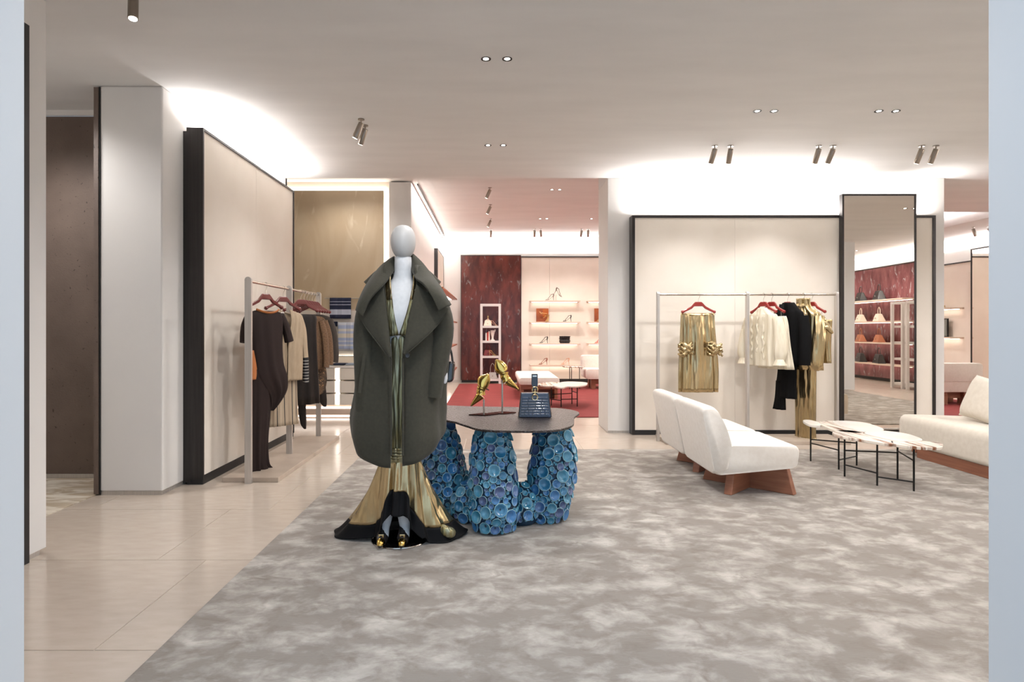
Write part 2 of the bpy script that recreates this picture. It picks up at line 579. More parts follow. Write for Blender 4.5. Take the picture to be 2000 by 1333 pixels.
# ------------------------------------------------------------------ wall panels
def panel_left():
    t = thing('wall_panel', 'cream wall panel in a deep black frame on the left wall', 'wall panel', (-2.5, 6.3, 0))
    x0, x1, y0, y1, z1 = -2.6, -2.43, 5.15, 7.515, 3.0
    box(x0 + 0.02, x1 - 0.03, y0 + 0.03, y1 - 0.03, 0.07, z1 - 0.03).build('backing', DARK, t, w=True)
    box(x0 + .03, x1 - 0.012, y0 + 0.02, 6.33, 0.07, z1 - 0.02).build('panel_board', CREAM, t, w=True)
    box(x0 + .03, x1 - 0.012, 6.332, y1 - 0.02, 0.07, z1 - 0.02).build('panel_board', CREAM, t, w=True)
    box(x0 + 0.03, x1, y0, y0 + 0.02, 0.045, z1).build('frame_side', DARK, t, w=True)
    box(x0, x0 + 0.06, y0 + 0.004, y0 + 0.05, 0.02, z1 - 0.03).build('frame_return', DARK, t, w=True)
    box(x0 + 0.03, x1, y1 - 0.02, y1, 0.045, z1).build('frame_side', DARK, t, w=True)
    box(x1 - 0.02, x1, y0 + 0.02, y1 - 0.02, z1 - 0.022, z1).build('frame_top', DARK, t, w=True)
    box(x0 + 0.03, x1 - 0.008, y0 + 0.01, y1 - 0.01, 0.0, 0.075).build('plinth', BLACKFR, t, w=True)


panel_left()


def panel_right():
    t = thing('wall_panel', 'wide cream wall panel in a thin black frame behind the clothes rail', 'wall panel', (3.6, 7.68, 0))
    x0, x1, y0, z1 = 1.72, 5.478, 7.6, 2.72
    box(x0 + 0.03, x1 - 0.03, 7.66, 7.75, 0.06, z1 - 0.04).build('backing', DARK, t, w=True)
    box(x0 + 0.02, 2.9945, y0 + 0.012, 7.70, 0.06, z1 - 0.02).build('panel_board', CREAM, t, w=True)
    box(2.9965, x1 - 0.02, y0 + 0.012, 7.70, 0.06, z1 - 0.02).build('panel_board', CREAM, t, w=True)
    for a, b in ((x0, x0 + 0.036), (x1 - 0.036, x1)):
        box(a, b, y0, 7.758, 0.0, z1).build('frame_side', DARK, t, w=True)
    box(x0 + 0.036, x1 - 0.036, y0, y0 + 0.03, z1 - 0.03, z1).build('frame_top', DARK, t, w=True)
    box(x0 + 0.036, x1 - 0.036, y0 + 0.002, 7.7, 0.0, 0.055).build('plinth', BLACKFR, t, w=True)
    # tall mirror leaning over the panel
    t = thing('wall_mirror', 'tall mirror in a thin black frame reflecting red marble shelves', 'mirror', (4.73, 7.56, 0))
    x0, x1, y0, z0, z1 = 4.281, 5.19, 7.53, 0.085, 2.97
    box(x0 + 0.01, x1 - 0.01, y0 + 0.012, 7.598, z0 + 0.01, z1 - 0.01).build('backing', DARK, t, w=True)
    box(x0 + 0.022, x1 - 0.022, y0 + 0.006, y0 + 0.0119, z0 + 0.012, z1 - 0.022).build('glass', MIRROR, t, w=True)
    box(x0, x0 + 0.022, y0, 7.6, z0, z1).build('frame_side', DARK, t, w=True)
    box(x1 - 0.022, x1, y0, 7.6, z0, z1).build('frame_side', DARK, t, w=True)
    box(x0 + 0.022, x1 - 0.022, y0, 7.6, z1 - 0.022, z1).build('frame_top', DARK, t, w=True)
    box(x0 + 0.022, x1 - 0.022, y0, 7.6, z0, z0 + 0.012).build('frame_bottom', STEEL, t, w=True)


panel_right()

# niche: onyx panel with LED cove at top and right side, glass counter, scarves
def niche():
    Y = 9.6
    t = thing('stone_panel', 'pale beige onyx wall panel edged with white light', 'wall panel', (-2.6, 9.55, 0))
    box(-4.3, -1.69, 9.50, 9.56, 1.62, 3.46).build('slab', ONYX, t, w=True)
    box(-4.3, -1.69, 9.50, 9.56, 0.9, 1.60).build('slab', CREAM, t, w=True)
    box(-4.3, -1.69, 9.50, 9.57, 1.60, 1.62).build('joint_bar', SHELFM, t, w=True)
    box(-4.3, -1.69, 9.57, 9.612, 3.40, 3.50).build('light_strip', LEDW, t, w=True)
    box(-1.70, -1.66, 9.57, 9.612, 0.9, 3.50).build('light_strip', LEDW, t, w=True)
    c = thing('glass_counter', 'low glass-topped display counter under the beige stone panel', 'counter', (-2.6, 9.2, 0))
    y0, y1 = 9.0, 9.5
    box(-3.6, -1.66, y0 + 0.1, y1, 0.0, 0.06).build('base_plinth', SHELFM, c, w=True)
    box(-3.6, -1.66, y0 + 0.095, y0 + 0.099, 0.012, 0.04).build('light_strip', LEDF, c, w=True)
    box(-3.6, -1.66, y0 + 0.02, y1, 0.06, 0.14).build('carcass', SHELFM, c, w=True)
    box(-3.6, -1.66, y0 + 0.03, y0 + 0.034, 0.145, 0.175).build('light_strip', LEDF, c, w=True)
    for i, (a, b) in enumerate(((-3.6, -2.32), (-2.25, -1.66))):
        for z0, z1 in ((0.2, 0.36), (0.38, 0.55), (0.57, 0.74)):
            box(a, b, y0, y1, z0, z1).build('drawer', CREAM, c, w=True, bevel=0.004)
    box(-2.315, -2.255, y0 + 0.05, y0 + 0.06, 0.2, 0.74).build('light_strip', LEDF, c, w=True)
    box(-3.6, -1.66, y0 + 0.06, y1, 0.14, 0.2).build('carcass', SHELFM, c, w=True)
    box(-3.6, -1.66, y0, y1, 0.745, 0.775).build('display_tray', WHITEP, c, w=True)
    for a, b, ya, yb, za, zb in ((-3.6, -1.66, y0, y0 + 0.006, 0.775, 0.91), (-3.6, -1.66, y0, y1, 0.91, 0.918)):
        box(a, b, ya, yb, za, zb).build('pane', GLASS, c, w=True)
    box(-3.6, -1.66, y1 - 0.02, y1 - 0.01, 0.89, 0.905).build('light_strip', LED, c, w=True)
    # folded scarves inside
    for k, (px, col, nm) in enumerate(((662, '#2c3450', 'navy'), (690, '#b9c2d6', 'pale blue'))):
        X = (px - VX) * 9.2 / FPX
        tag(box(X - 0.1, X + 0.1, 9.12, 9.38, 0.776, 0.80).build('folded_scarf', M('scarf_' + nm, col, 0.9), bevel=0.008),
            'folded %s scarf lying inside the glass counter' % nm, 'scarf', 'scarves in the counter')
    navy, pale = '#252b45', '#c9cede'
    m1 = stripes('navy_striped_wool', 2, [(0, navy), (0.18, pale), (0.42, navy), (0.62, pale), (0.645, navy), (0.76, pale), (0.785, navy)], scale=1 / 0.34)
    m2 = stripes('pale_striped_wool', 2, [(0, '#dcd9d6'), (0.06, '#b6c1dc'), (0.16, '#dcdce0'), (0.22, '#aebbd9'), (0.3, '#d6d8e0'), (0.35, '#b2bfdc'), (0.44, '#e6ded2'), (0.58, '#c3cbe0'), (0.66, '#e6e2dc'), (0.74, '#b9c5df'), (0.86, '#d8dbe4')], scale=1 / 0.46)

    def scarf(px0, px1, py0, py1, mat, label, Yc):
        a, b = P(px0, py1, Yc), P(px1, py0, Yc)
        rows = []
        for i in range(9):
            z = a.z + (b.z - a.z) * i / 8
            rows.append([(a.x + (b.x - a.x) * j / 14, Yc + 0.006 * math.sin(j * 1.3 + i * 0.2) + 0.004 * math.sin(j * 2.9), z) for j in range(15)])
        return tag(MB().grid(rows).build('hanging_scarf', mat, smooth=True, thick=0.01), label, 'scarf', 'scarves hung on the niche wall')
    scarf(644, 685.5, 582, 623, m1, 'navy checked scarf hanging on the beige niche wall', 9.46)
    scarf(660, 704, 630, 686, m2, 'pale blue striped scarf hanging below the navy checked one', 9.44)
    scarf(648, 659, 628.5, 638, M('navy_wool', '#252b45', 0.9), 'small navy scarf end peeking out behind the pale blue scarf', 9.47)
    r = thing('scarf_rail', 'slim steel rail holding the scarves on the niche wall', 'rail', (-2.4, 9.48, 1.7))
    MB().tube([(-2.6, 9.478, 1.79), (-2.05, 9.478, 1.79)], 0.006, 8).build('bar', STEEL, r, w=True, smooth=True)
    for X in (-2.55, -2.1):
        MB().tube([(X, 9.478, 1.79), (X, 9.505, 1.79)], 0.004, 6).build('bracket', STEEL, r, w=True)


niche()

# ------------------------------------------------------------------ lights on the ceiling
def downlight(x, y, z, label, group, power, col=NEUT, size=150, blend=0.6):
    t = thing('downlight', label, 'downlight', (x, y, z - 0.02), group=group)
    n = 20
    MB().rings([[(r * math.cos(2 * PI * j / n), r * math.sin(2 * PI * j / n), h) for j in range(n)] for r, h in ((0.0195, 0.019), (0.036, 0.0165), (0.036, 0.0195), (0.0195, 0.0205))], cap=False).build('trim_ring', BLACKM, t, smooth=True)
    MB().lathe([(0.001, 0.0187), (0.020, 0.0185), (0.020, 0.0195), (0.001, 0.0195)], 20).build('lens', LENS, t)
    d = bpy.data.lights.new('downlight_lamp', 'SPOT')
    d.energy = power
    d.color = col
    d.spot_size = R(size)
    d.spot_blend = blend
    d.shadow_soft_size = 0.045
    o = bpy.data.objects.new('downlight_lamp', d)
    COL.objects.link(o)
    o.parent = t
    o.location = (0, 0, -0.06)
    return t


GD = 'downlights in the main ceiling'
PD = 36 * K_DOWN
for (x, y, lb) in ((-0.05, 4.347, 'left recessed downlight of the pair nearest the front, above the blue table'), (0.10, 4.347, 'right recessed downlight of the pair nearest the front, above the blue table'),
                   (-0.053, 6.38, 'left recessed downlight of the middle pair before the back room'), (0.106, 6.38, 'right recessed downlight of the middle pair before the back room'),
                   (2.315, 5.383, 'left recessed downlight of the pair above the ivory chairs'), (2.463, 5.383, 'right recessed downlight of the pair above the ivory chairs'),
                   (3.38, 5.383, 'left recessed downlight of the pair above the coffee table'), (3.53, 5.383, 'right recessed downlight of the pair above the coffee table')):
    downlight(x, y, H, lb, GD, PD)
for x, y in ((-0.05, 2.5), (0.10, 2.5), (2.32, 2.9), (2.46, 2.9), (3.4, 2.9), (3.55, 2.9), (6.5, 5.38), (6.65, 5.38), (6.5, 2.9), (8.8, 0.2), (8.8, -1.6)):
    downlight(x, y, H, 'added out-of-frame downlight giving fill from the front and right-hand ceiling', 'added out-of-frame downlights', PD * (3 if x > 8 else (2 if x > 5 else 1)))  # lamps added out of frame to brighten room, mirror view and side room
for x, y, lb in ((0.972, 10.15, 'left recessed downlight of the near pair in the back room'), (1.10, 10.15, 'right recessed downlight of the near pair in the back room'),
                 (0.98, 12.8, 'left recessed downlight of the far pair in the back room'), (1.12, 12.8, 'right recessed downlight of the far pair in the back room'),
                 (2.05, 12.8, 'rightmost recessed downlight visible in the back room ceiling')):
    downlight(x, y, H2 + 0.02, lb, 'downlights in the back room', 74 * K_DOWN, WARM)
for x, y, lb in ((-2.3, 8.75, 'left added recessed downlight above the glass counter niche'), (-2.0, 8.75, 'right added recessed downlight above the glass counter niche')):
    downlight(x, y, H2 + 0.02, lb, 'added downlights in the niche', 15 * K_DOWN, WARM)  # pair added out of sight to brighten the onyx panel
for x, y in ((-3.7, 4.2), (-3.7, 4.5)):
    downlight(x, y, H, 'added unseen downlight in the alcove ceiling', 'added downlights in the alcove', 34 * K_DOWN, NEUT)  # unseen lamps added beyond the frame to light the alcove
for x, y in ((4.0, 11.0), (4.0, 13.2), (6.5, 11.0), (7.0, 13.2)):
    downlight(x, y, H2 + 0.02, 'added unseen downlight in the hidden half of the back room ceiling', 'added downlights hidden in the back room', 105 * K_DOWN, WARM)  # unseen lamps added for more light in the back room


def spot(x, y, z, aim, label, group, power, col=NEUT, L=0.15, r=0.027, size=68, lamp=True):
    """surface spotlight: ceiling rose, stem, cylinder body pointing at aim"""
    t = thing('spotlight', label, 'spotlight', (x, y, z - 0.24), group=group)
    MB().lathe([(0.03, 0.232), (0.03, 0.24)], 16).build('ceiling_rose', SPOTM, t)
    MB().tube([(0, 0, 0.24), (0, 0, 0.20)], 0.006, 8).build('stem', SPOTM, t)
    piv = Vector((0, 0, 0.195))
    d = (Vector(aim) - (Vector((x, y, z - 0.24)) + piv)).normalized()
    a = piv - d * 0.012
    b = MB().tube([a, a + d * 0.004, a + d * L * 0.97, a + d * L], [r * 0.9, r, r, r * 0.96], 18).build('lamp_body', SPOTM, t, smooth=True)
    MB().tube([a + d * (L - 0.001), a + d * (L + 0.0015)], r * 0.82, 18).build('lens', LENS, b)
    if lamp:
        ld = bpy.data.lights.new('spotlight_lamp', 'SPOT')
        ld.energy = power
        ld.color = col
        ld.spot_size = R(size)
        ld.spot_blend = 0.8
        ld.shadow_soft_size = 0.025
        o = bpy.data.objects.new('spotlight_lamp', ld)
        COL.objects.link(o)
        o.parent = t
        o.location = a + d * (L + 0.03)
        o.rotation_euler = d.to_track_quat('-Z', 'Y').to_euler()


PS = 27 * K_SPOT
GS = 'spotlights aimed at the right wall panel'
for k, (px, ax) in enumerate(((1396, 2.1), (1427, 2.55), (1599, 3.35), (1627, 3.3), (1800, 4.3), (1828, 4.4))):
    x = (px - VX) * 6.4 / FPX
    nm = ('leftmost', 'second', 'third', 'fourth', 'fifth', 'rightmost')[k]
    spot(x, 6.4, H, (ax, 7.5, 1.45 if k < 4 else 1.2), '%s of the six cylinder spotlights in front of the right wall panel' % nm, GS, PS if k < 4 else PS * 0.5)
spot(-1.2, 5.59, H, (-2.45, 5.9, 0.7), 'upper left cylinder spotlight of the pair by the left panel', 'spotlights aimed at the left panel', PS * 0.62, size=84)
spot(-1.2, 5.76, H, (-2.3, 6.6, 0.7), 'lower right cylinder spotlight of the pair by the left panel', 'spotlights aimed at the left panel', PS * 0.62, size=84)
spot(-2.02, 3.45, H, (-1.8, 3.0, 0.2), 'single cylinder spotlight cut off by the top edge at upper left', 'spotlights aimed at the left panel', PS * 0.3)
spot(-0.6, 2.6, H, (-0.5, 3.8, 1.0), 'unseen cylinder spotlight near the shop front aimed at the mannequin', 'unseen spotlights near the shop front', PS * 0.7)  # unseen lamp above the frame, lights the mannequin
spot(0.55, 2.6, H, (0.1, 4.2, 0.6), 'unseen cylinder spotlight near the shop front aimed at the blue table', 'unseen spotlights near the shop front', PS * 0.7)  # unseen lamp above the frame, lights the shell table
for k, (yy, aim) in enumerate(((10.0, (-1.2, 10.6, 1.2)), (11.36, (-1.2, 11.8, 1.2)), (12.8, (-1.2, 13.2, 1.2)), (14.15, (-0.1, 15.2, 1.5)))):
    nm = ('nearest', 'second', 'third', 'farthest')[k]
    spot(-0.05, yy, H2 + 0.02, aim, '%s of the four cylinder spotlights in a row in the back room' % nm, 'spotlights along the back room', PS * 0.9, WARM)
for k, px in enumerate((1044, 1056, 1136, 1149)):
    nm = ('leftmost', 'second', 'third', 'rightmost')[k]
    spot((px - VX) * 14.1 / FPX, 14.1, H2 + 0.02, (1.0 + k * 0.4, 15.2, 1.3), '%s of the four cylinder spotlights before the back shelves' % nm, 'spotlights before the back shelves', PS * 0.5, WARM)
spot(8.95, 11.45, H, (9.3, 11.45, 2.2), 'left spotlight of the tilted pair in the far right soffit', 'spotlights in the right soffit', 20, WARM)
spot(9.2, 11.4, H, (9.9, 11.3, 2.4), 'right spotlight of the tilted pair in the far right soffit', 'spotlights in the right soffit', 20, WARM)

#@@OBJECTS
# ------------------------------------------------------------------ lounge chairs
def rounded(poly, r, n=4):
    """polygon with rounded corners"""
    out = []
    m = len(poly)
    for i in range(m):
        a, b, c = Vector(poly[i - 1]), Vector(poly[i]), Vector(poly[(i + 1) % m])
        rr = r[i] if isinstance(r, (list, tuple)) else r
        u, w = (a - b), (c - b)
        d = min(rr, u.length * 0.45, w.length * 0.45)
        p, q = b + u.normalized() * d, b + w.normalized() * d
        for k in range(n + 1):
            t = k / n
            out.append(tuple(p * (1 - t) ** 2 + b * 2 * t * (1 - t) + q * t * t))
    return out


def soft_prism(prof, y0, y1, r, taper=0.03, n=4):
    """upholstered body: side profile (x, z) swept across y with rounded ends"""
    cx = sum(p[0] for p in prof) / len(prof)
    cz = sum(p[1] for p in prof) / len(prof)
    rings = []
    for k in range(n + 1):
        a = PI / 2 * k / n
        yy = y0 + r * (1 - math.sin(a))
        sc = 1 - taper * math.sin(a) ** 3
        rings.insert(0, (yy, sc))
    full = rings + [(y0 + (y1 - y0) * t, 1.0) for t in (0.3, 0.5, 0.7)] + [(y1 - (yy - y0), sc) for yy, sc in reversed(rings)]
    full.sort(key=lambda q: q[0])
    return MB().rings([[(cx + (px - cx) * sc, yy, cz + (pz - cz) * sc) for px, pz in prof] for yy, sc in full])


def lounge_chair(label, loc):
    t = thing('lounge_chair', label, 'chair', loc, group='ivory lounge chairs')
    # local x: 0 at back foot line, facing +x
    seat = rounded([(0.10, 0.165), (0.74, 0.225), (0.765, 0.40), (0.20, 0.405), (0.06, 0.30)], [0.05, 0.05, 0.07, 0.05, 0.04], 5)
    soft_prism(seat, -0.355, 0.355, 0.06, 0.06).build('seat', BOUCLE, t, smooth=True, angle=60)
    back = rounded([(0.085, 0.17), (0.20, 0.19), (0.235, 0.40), (0.185, 0.56), (0.105, 0.705), (-0.02, 0.70)], [0.03, 0.03, 0.05, 0.1, 0.07, 0.05], 5)
    soft_prism(back, -0.36, 0.36, 0.09, 0.10).build('backrest', BOUCLE, t, smooth=True, angle=60)
    for a in (-1, 1):
        for b in (-1, 1):
            cx, cy = 0.49, 0.0
            ex, ey = cx + a * 0.265, cy + b * 0.265
            d = Vector((ex - cx, ey - cy, 0)).normalized()
            nrm = Vector((-d.y, d.x, 0)) * 0.032
            c0 = Vector((cx, cy, 0))
            e0, e1 = Vector((ex, ey, 0)), Vector((ex, ey, 0)) - d * 0.06
            mb = MB()
            mb.add([c0 - nrm, e0 - nrm, e0 + nrm, c0 + nrm, c0 - nrm + Vector((0, 0, .2)), e1 - nrm + Vector((0, 0, .22)), e1 + nrm + Vector((0, 0, .22)), c0 + nrm + Vector((0, 0, .2))],
                   [(0, 3, 2, 1), (4, 5, 6, 7), (0, 1, 5, 4), (1, 2, 6, 5), (2, 3, 7, 6), (3, 0, 4, 7)])
            mb.build('leg', WOOD, t, bevel=0.006)
    return t


lc = lounge_chair('nearer ivory slipper chair with a wooden cross base facing the coffee table', (1.605, 5.06, 0.012))
copy_thing(lc, (1.605, 5.82, 0.012), label='farther ivory slipper chair half hidden behind the nearer one')

# ------------------------------------------------------------------ sofa with pillow
def sofa():
    t = thing('sofa', 'low cream sofa on a reddish wooden plinth at the right edge', 'sofa', (4.8, 4.9, 0.012))
    box(4.275, 4.97, 3.42, 6.2, 0.012, 0.118).build('plinth', WOODH, t, w=True, bevel=0.004)
    box(4.262, 4.95, 6.2, 6.26, 0.06, 0.13).build('plinth_end', WOODH, t, w=True, bevel=0.004)
    prof = rounded([(4.245, 0.118), (5.0, 0.118), (5.0, 0.40), (4.245, 0.425)], [0.05, 0.02, 0.05, 0.09], 6)
    soft_prism(prof, 3.3, 6.44, 0.07, 0.035).build('seat_cushion', SOFAC, t, w=True, smooth=True, angle=60)
    prof = rounded([(4.90, 0.12), (5.06, 0.12), (5.08, 0.69), (4.93, 0.69)], [0.03, 0.03, 0.06, 0.06], 5)
    soft_prism(prof, 3.4, 6.2, 0.05, 0.03).build('backrest', SOFAC, t, w=True, smooth=True, angle=60)

    def pillow(label, yc, lean, xb):
        mb = MB()
        n = 15
        top, bot = [], []
        for i in range(n):
            rt, rb = [], []
            for j in range(n):
                u, v = i / (n - 1) * 2 - 1, j / (n - 1) * 2 - 1
                pinch = 1 - 0.06 * (1 - abs(u * v)) * (max(abs(u), abs(v)) ** 4)
                th = 0.085 * max(0, (1 - u ** 4)) ** 0.6 * max(0, (1 - v ** 4)) ** 0.6 + 0.004
                yy, zz = u * 0.245 * pinch, v * 0.215 * pinch
                rt.append((-th, yy, zz))
                rb.append((th, yy, zz))
            top.append(rt)
            bot.append(rb)
        mb.grid(top).grid(bot)
        per = [(0, j) for j in range(n)] + [(i, n - 1) for i in range(1, n)] + [(n - 1, j) for j in range(n - 2, -1, -1)] + [(i, 0) for i in range(n - 2, 0, -1)]
        q = [i * n + j for i, j in per]
        mb.f += [(q[k], q[(k + 1) % len(q)], q[(k + 1) % len(q)] + n * n, q[k] + n * n) for k in range(len(q))]
        mb.xf(Matrix.Translation((xb, yc, 0.425 + 0.2)) @ Matrix.Rotation(lean, 4, 'Y') @ Matrix.Rotation(R(6), 4, 'X'))
        tag(mb.build('throw_pillow', SOFAC, smooth=True), label, 'cushion')
    pillow('cream square cushion leaning on the sofa at the right edge', 5.9, R(20), 4.74)


sofa()

# ------------------------------------------------------------------ coffee tables (overlapping marble leaves on black rods)
def leaf(pts, z, n=40):
    return [(p.x, p.y) for p in spline([G(a, b, z) for a, b in pts], n, closed=True)]


def marble_table(name, label, slabs, feet, bars, ztop, loc, rr=0.0075):
    t = thing(name, label, 'coffee table', loc)
    for pts, z, mat, lb in slabs:
        o = MB().prism(pts, z - 0.024, z).build('marble_leaf', mat, t, w=True, bevel=0.004)
    for x, y in feet:
        MB().tube([(x, y, 0.012), (x, y, ztop - 0.024)], rr, 8).build('leg', BLACKM, t, w=True, smooth=True)
    for i, j, za, zb in bars:
        a, b = feet[i], feet[j]
        MB().tube([(a[0], a[1], za), (b[0], b[1], zb)], rr * 0.8, 8).build('stretcher', BLACKM, t, w=True, smooth=True)
    return t


Z = 0.39
zz = lambda q: [(1560 + a / 5, 780 + b / 5) for a, b in q]
A1 = leaf(zz([(40, 207), (110, 203), (200, 228), (215, 252), (170, 256), (95, 243)]), Z)
A2 = leaf(zz([(195, 232), (260, 214), (380, 216), (560, 285), (640, 318), (590, 330), (430, 318), (310, 290)]), Z)
A3 = leaf(zz([(330, 222), (430, 212), (620, 226), (760, 262), (832, 298), (760, 312), (640, 318), (520, 290)]), Z + 0.006)
B1 = leaf(zz([(330, 322), (400, 304), (560, 312), (760, 372), (900, 402), (925, 432), (850, 432), (660, 400), (450, 368), (350, 345)]), Z)
B2 = leaf(zz([(640, 330), (760, 308), (920, 318), (1080, 345), (1205, 392), (1150, 408), (960, 404), (790, 372)]), Z + 0.008)
B3 = leaf(zz([(900, 410), (1000, 398), (1200, 408), (1380, 428), (1412, 452), (1380, 470), (1230, 470), (1060, 455), (930, 436)]), Z)
fa = [(3.117, 6.03), (3.19, 5.67), (3.456, 5.84)]
fb = [(3.09, 5.40), (3.176, 5.08), (3.493, 5.306), (3.36, 4.906)]
marble_table('marble_coffee_table', 'farther half of the marble leaf coffee table on thin black rods', [(A1, Z, MARB_W, 0), (A2, Z, MARB_S, 0), (A3, Z + 0.008, MARB_W, 0)], fa,
             [(0, 1, 0.19, 0.19), (0, 2, 0.225, 0.225), (1, 2, 0.10, 0.10)], Z, (3.27, 5.85, 0.012))
marble_table('marble_coffee_table', 'nearer marble leaf coffee table on thin black rods beside the ivory chairs', [(B1, Z, MARB_S, 0), (B2, Z + 0.01, MARB_W, 0), (B3, Z, MARB_S, 0)], fb,
             [(0, 1, 0.115, 0.115), (1, 3, 0.085, 0.085), (0, 2, 0.24, 0.24), (2, 3, 0.255, 0.255)], Z, (3.27, 5.15, 0.012))

# ------------------------------------------------------------------ the blue shell table
PODS = [  # (z, cx, cy, r) chains
    [(0.02, 0.012, 3.965, 0.125), (0.12, 0.01, 3.965, 0.155), (0.30, 0.003, 3.97, 0.15), (0.48, -0.002, 3.97, 0.135), (0.60, -0.008, 3.98, 0.112), (0.68, -0.01, 3.98, 0.09)],
    [(0.02, 0.355, 4.19, 0.125), (0.12, 0.36, 4.19, 0.158), (0.30, 0.40, 4.2, 0.155), (0.48, 0.415, 4.2, 0.142), (0.60, 0.41, 4.21, 0.12), (0.675, 0.405, 4.21, 0.095)],
    [(0.02, -0.335, 4.33, 0.125), (0.12, -0.335, 4.33, 0.165), (0.30, -0.345, 4.33, 0.155), (0.48, -0.365, 4.33, 0.13), (0.60, -0.375, 4.33, 0.105), (0.675, -0.38, 4.33, 0.085)],
]
SADDLES = [(0.19, 4.10, 0.10, 0.12, 0.10, 0.17), (-0.16, 4.16, 0.10, 0.12, 0.10, 0.17), (0.02, 4.3, 0.10, 0.3, 0.13, 0.14)]


def shell_table():
    t = thing('shell_table', 'sculptural table with three pods covered in glazed blue shells and a dark hammered top', 'table', (0.03, 4.2, 0.012))
    core = M('shell_table_core', '#17364f', 0.5)
    mb = MB()
    for pod in PODS:
        prof = spline([Vector(p) for p in pod], 14)
        rr = spline([Vector((p[3], 0, 0)) for p in pod], 14)
        mb.rings([[(q[1] + (r[0] - 0.006) * math.cos(2 * PI * j / 24), q[2] + (r[0] - 0.006) * math.sin(2 * PI * j / 24), max(0.013, q[0])) for j in range(24)] for q, r in zip(prof, rr)])
    for cx, cy, cz, rx, ry, rz in SADDLES:
        rs = []
        for i in range(9):
            a = -PI / 2 + PI * i / 8
            rs.append([(cx + rx * 0.97 * math.cos(a) * math.cos(2 * PI * j / 20), cy + ry * 0.97 * math.cos(a) * math.sin(2 * PI * j / 20), max(0.013, cz + rz * 0.97 * math.sin(a))) for j in range(20)])
        mb.rings(rs)
    mb.build('base', core, t, w=True, smooth=True)
    # spheres that describe the body, for placing the shells
    sph = []
    for pod in PODS:
        pr = spline([Vector(p) for p in pod], 26)
        rr = spline([Vector((p[3], 0, 0)) for p in pod], 26)
        sph += [(q[1], q[2], q[0], r[0]) for q, r in zip(pr, rr)]

    def surf(rng):
        """random point on the outside + normal"""
        while True:
            if rng.random() < 0.84:
                pod = rng.choice(PODS)
                k = rng.randrange(len(pod) - 1)
                u = rng.random()
                z, cx, cy, r = [a + (b - a) * u for a, b in zip(pod[k], pod[k + 1])]
                if rng.random() > (pod[k + 1][0] - pod[k][0]) / 0.18:
                    continue
                a = rng.uniform(0, 2 * PI)
                dr = (pod[k + 1][3] - pod[k][3]) / (pod[k + 1][0] - pod[k][0])
                nn = Vector((math.cos(a), math.sin(a), -dr)).normalized()
                p = Vector((cx + r * math.cos(a), cy + r * math.sin(a), z))
                own = pod
            else:
                cx, cy, cz, rx, ry, rz = rng.choice(SADDLES)
                a, b = rng.uniform(0, 2 * PI), rng.uniform(-0.3, 1.4)
                nn = Vector((math.cos(b) * math.cos(a) / rx, math.cos(b) * math.sin(a) / ry, math.sin(b) / rz)).normalized()
                p = Vector((cx + rx * math.cos(b) * math.cos(a), cy + ry * math.cos(b) * math.sin(a), cz + rz * math.sin(b)))
                own = None
            if p.z < 0.03 or p.z > 0.645:
                continue
            bad = False
            for pod in PODS:
                if pod is own:
                    continue
                for i in range(len(pod) - 1):
                    if pod[i][0] <= p.z <= pod[i + 1][0]:
                        u = (p.z - pod[i][0]) / (pod[i + 1][0] - pod[i][0])
                        z, cx, cy, r = [a + (b - a) * u for a, b in zip(pod[i], pod[i + 1])]
                        if math.hypot(p.x - cx, p.y - cy) < r - 0.004:
                            bad = True
            for cx, cy, cz, rx, ry, rz in SADDLES:
                if own is not None and ((p.x - cx) / rx) ** 2 + ((p.y - cy) / ry) ** 2 + ((p.z - cz) / rz) ** 2 < 0.9:
                    bad = True
            if not bad:
                return p, nn
    rng = random.Random(11)
    placed = []
    arr = np.zeros((0, 4))
    eye = Vector((0, 0, CAM_H))
    for r, tries, gap in ((0.038, 200, 0.9), (0.033, 420, 0.88), (0.027, 900, 0.86), (0.022, 1700, 0.84), (0.017, 3600, 0.82), (0.012, 4200, 0.82), (0.008, 4200, 0.82)):
        for _ in range(tries):
            p, nn = surf(rng)
            rad = r * rng.uniform(0.92, 1.1)
            if p.z + rad * 0.85 > 0.676:
                continue
            if p.z - rad < 0.02:
                p.z = max(p.z, rad * 1.08 + 0.016)
            if len(arr):
                d = np.sqrt(((arr[:, :3] - np.array(p)) ** 2).sum(1))
                if (d < (arr[:, 3] + rad) * gap).any():
                    continue
            arr = np.vstack([arr, [p.x, p.y, p.z, rad]])
            placed.append((p, nn, rad))

    def shell_geo(n):
        rs = [(0.18, -0.26), (0.66, -0.16), (1.0, 0.22)]
        mbs = MB()
        vs = [(0, 0, -0.34)] + [(r * math.cos(2 * PI * j / n), r * math.sin(2 * PI * j / n), h) for r, h in rs[1:] for j in range(n)]
        vs += [(1.1 * math.cos(2 * PI * j / n), 1.1 * math.sin(2 * PI * j / n), 0.17) for j in range(n)]
        vs += [(0.55 * math.cos(2 * PI * j / n), 0.55 * math.sin(2 * PI * j / n), -0.45) for j in range(n)]
        fs = [(0, 1 + j, 1 + (j + 1) % n) for j in range(n)]
        for a in range(3):
            o, q = 1 + a * n, 1 + (a + 1) * n
            fs += [(o + j, q + j, q + (j + 1) % n, o + (j + 1) % n) for j in range(n)]
        return vs, fs
    vs, fs = shell_geo(10)
    meshes = []
    for m in SHELLC:
        me = bpy.data.meshes.new('shell')
        me.from_pydata(vs, [], fs)
        me.materials.append(m)
        me.materials.append(SHELLR)
        n = 10
        me.polygons.foreach_set('use_smooth', [True] * len(me.polygons))
        for k, pl in enumerate(me.polygons):
            pl.material_index = 1 if n * 2 <= k < n * 3 else 0
        me.update()
        meshes.append(me)
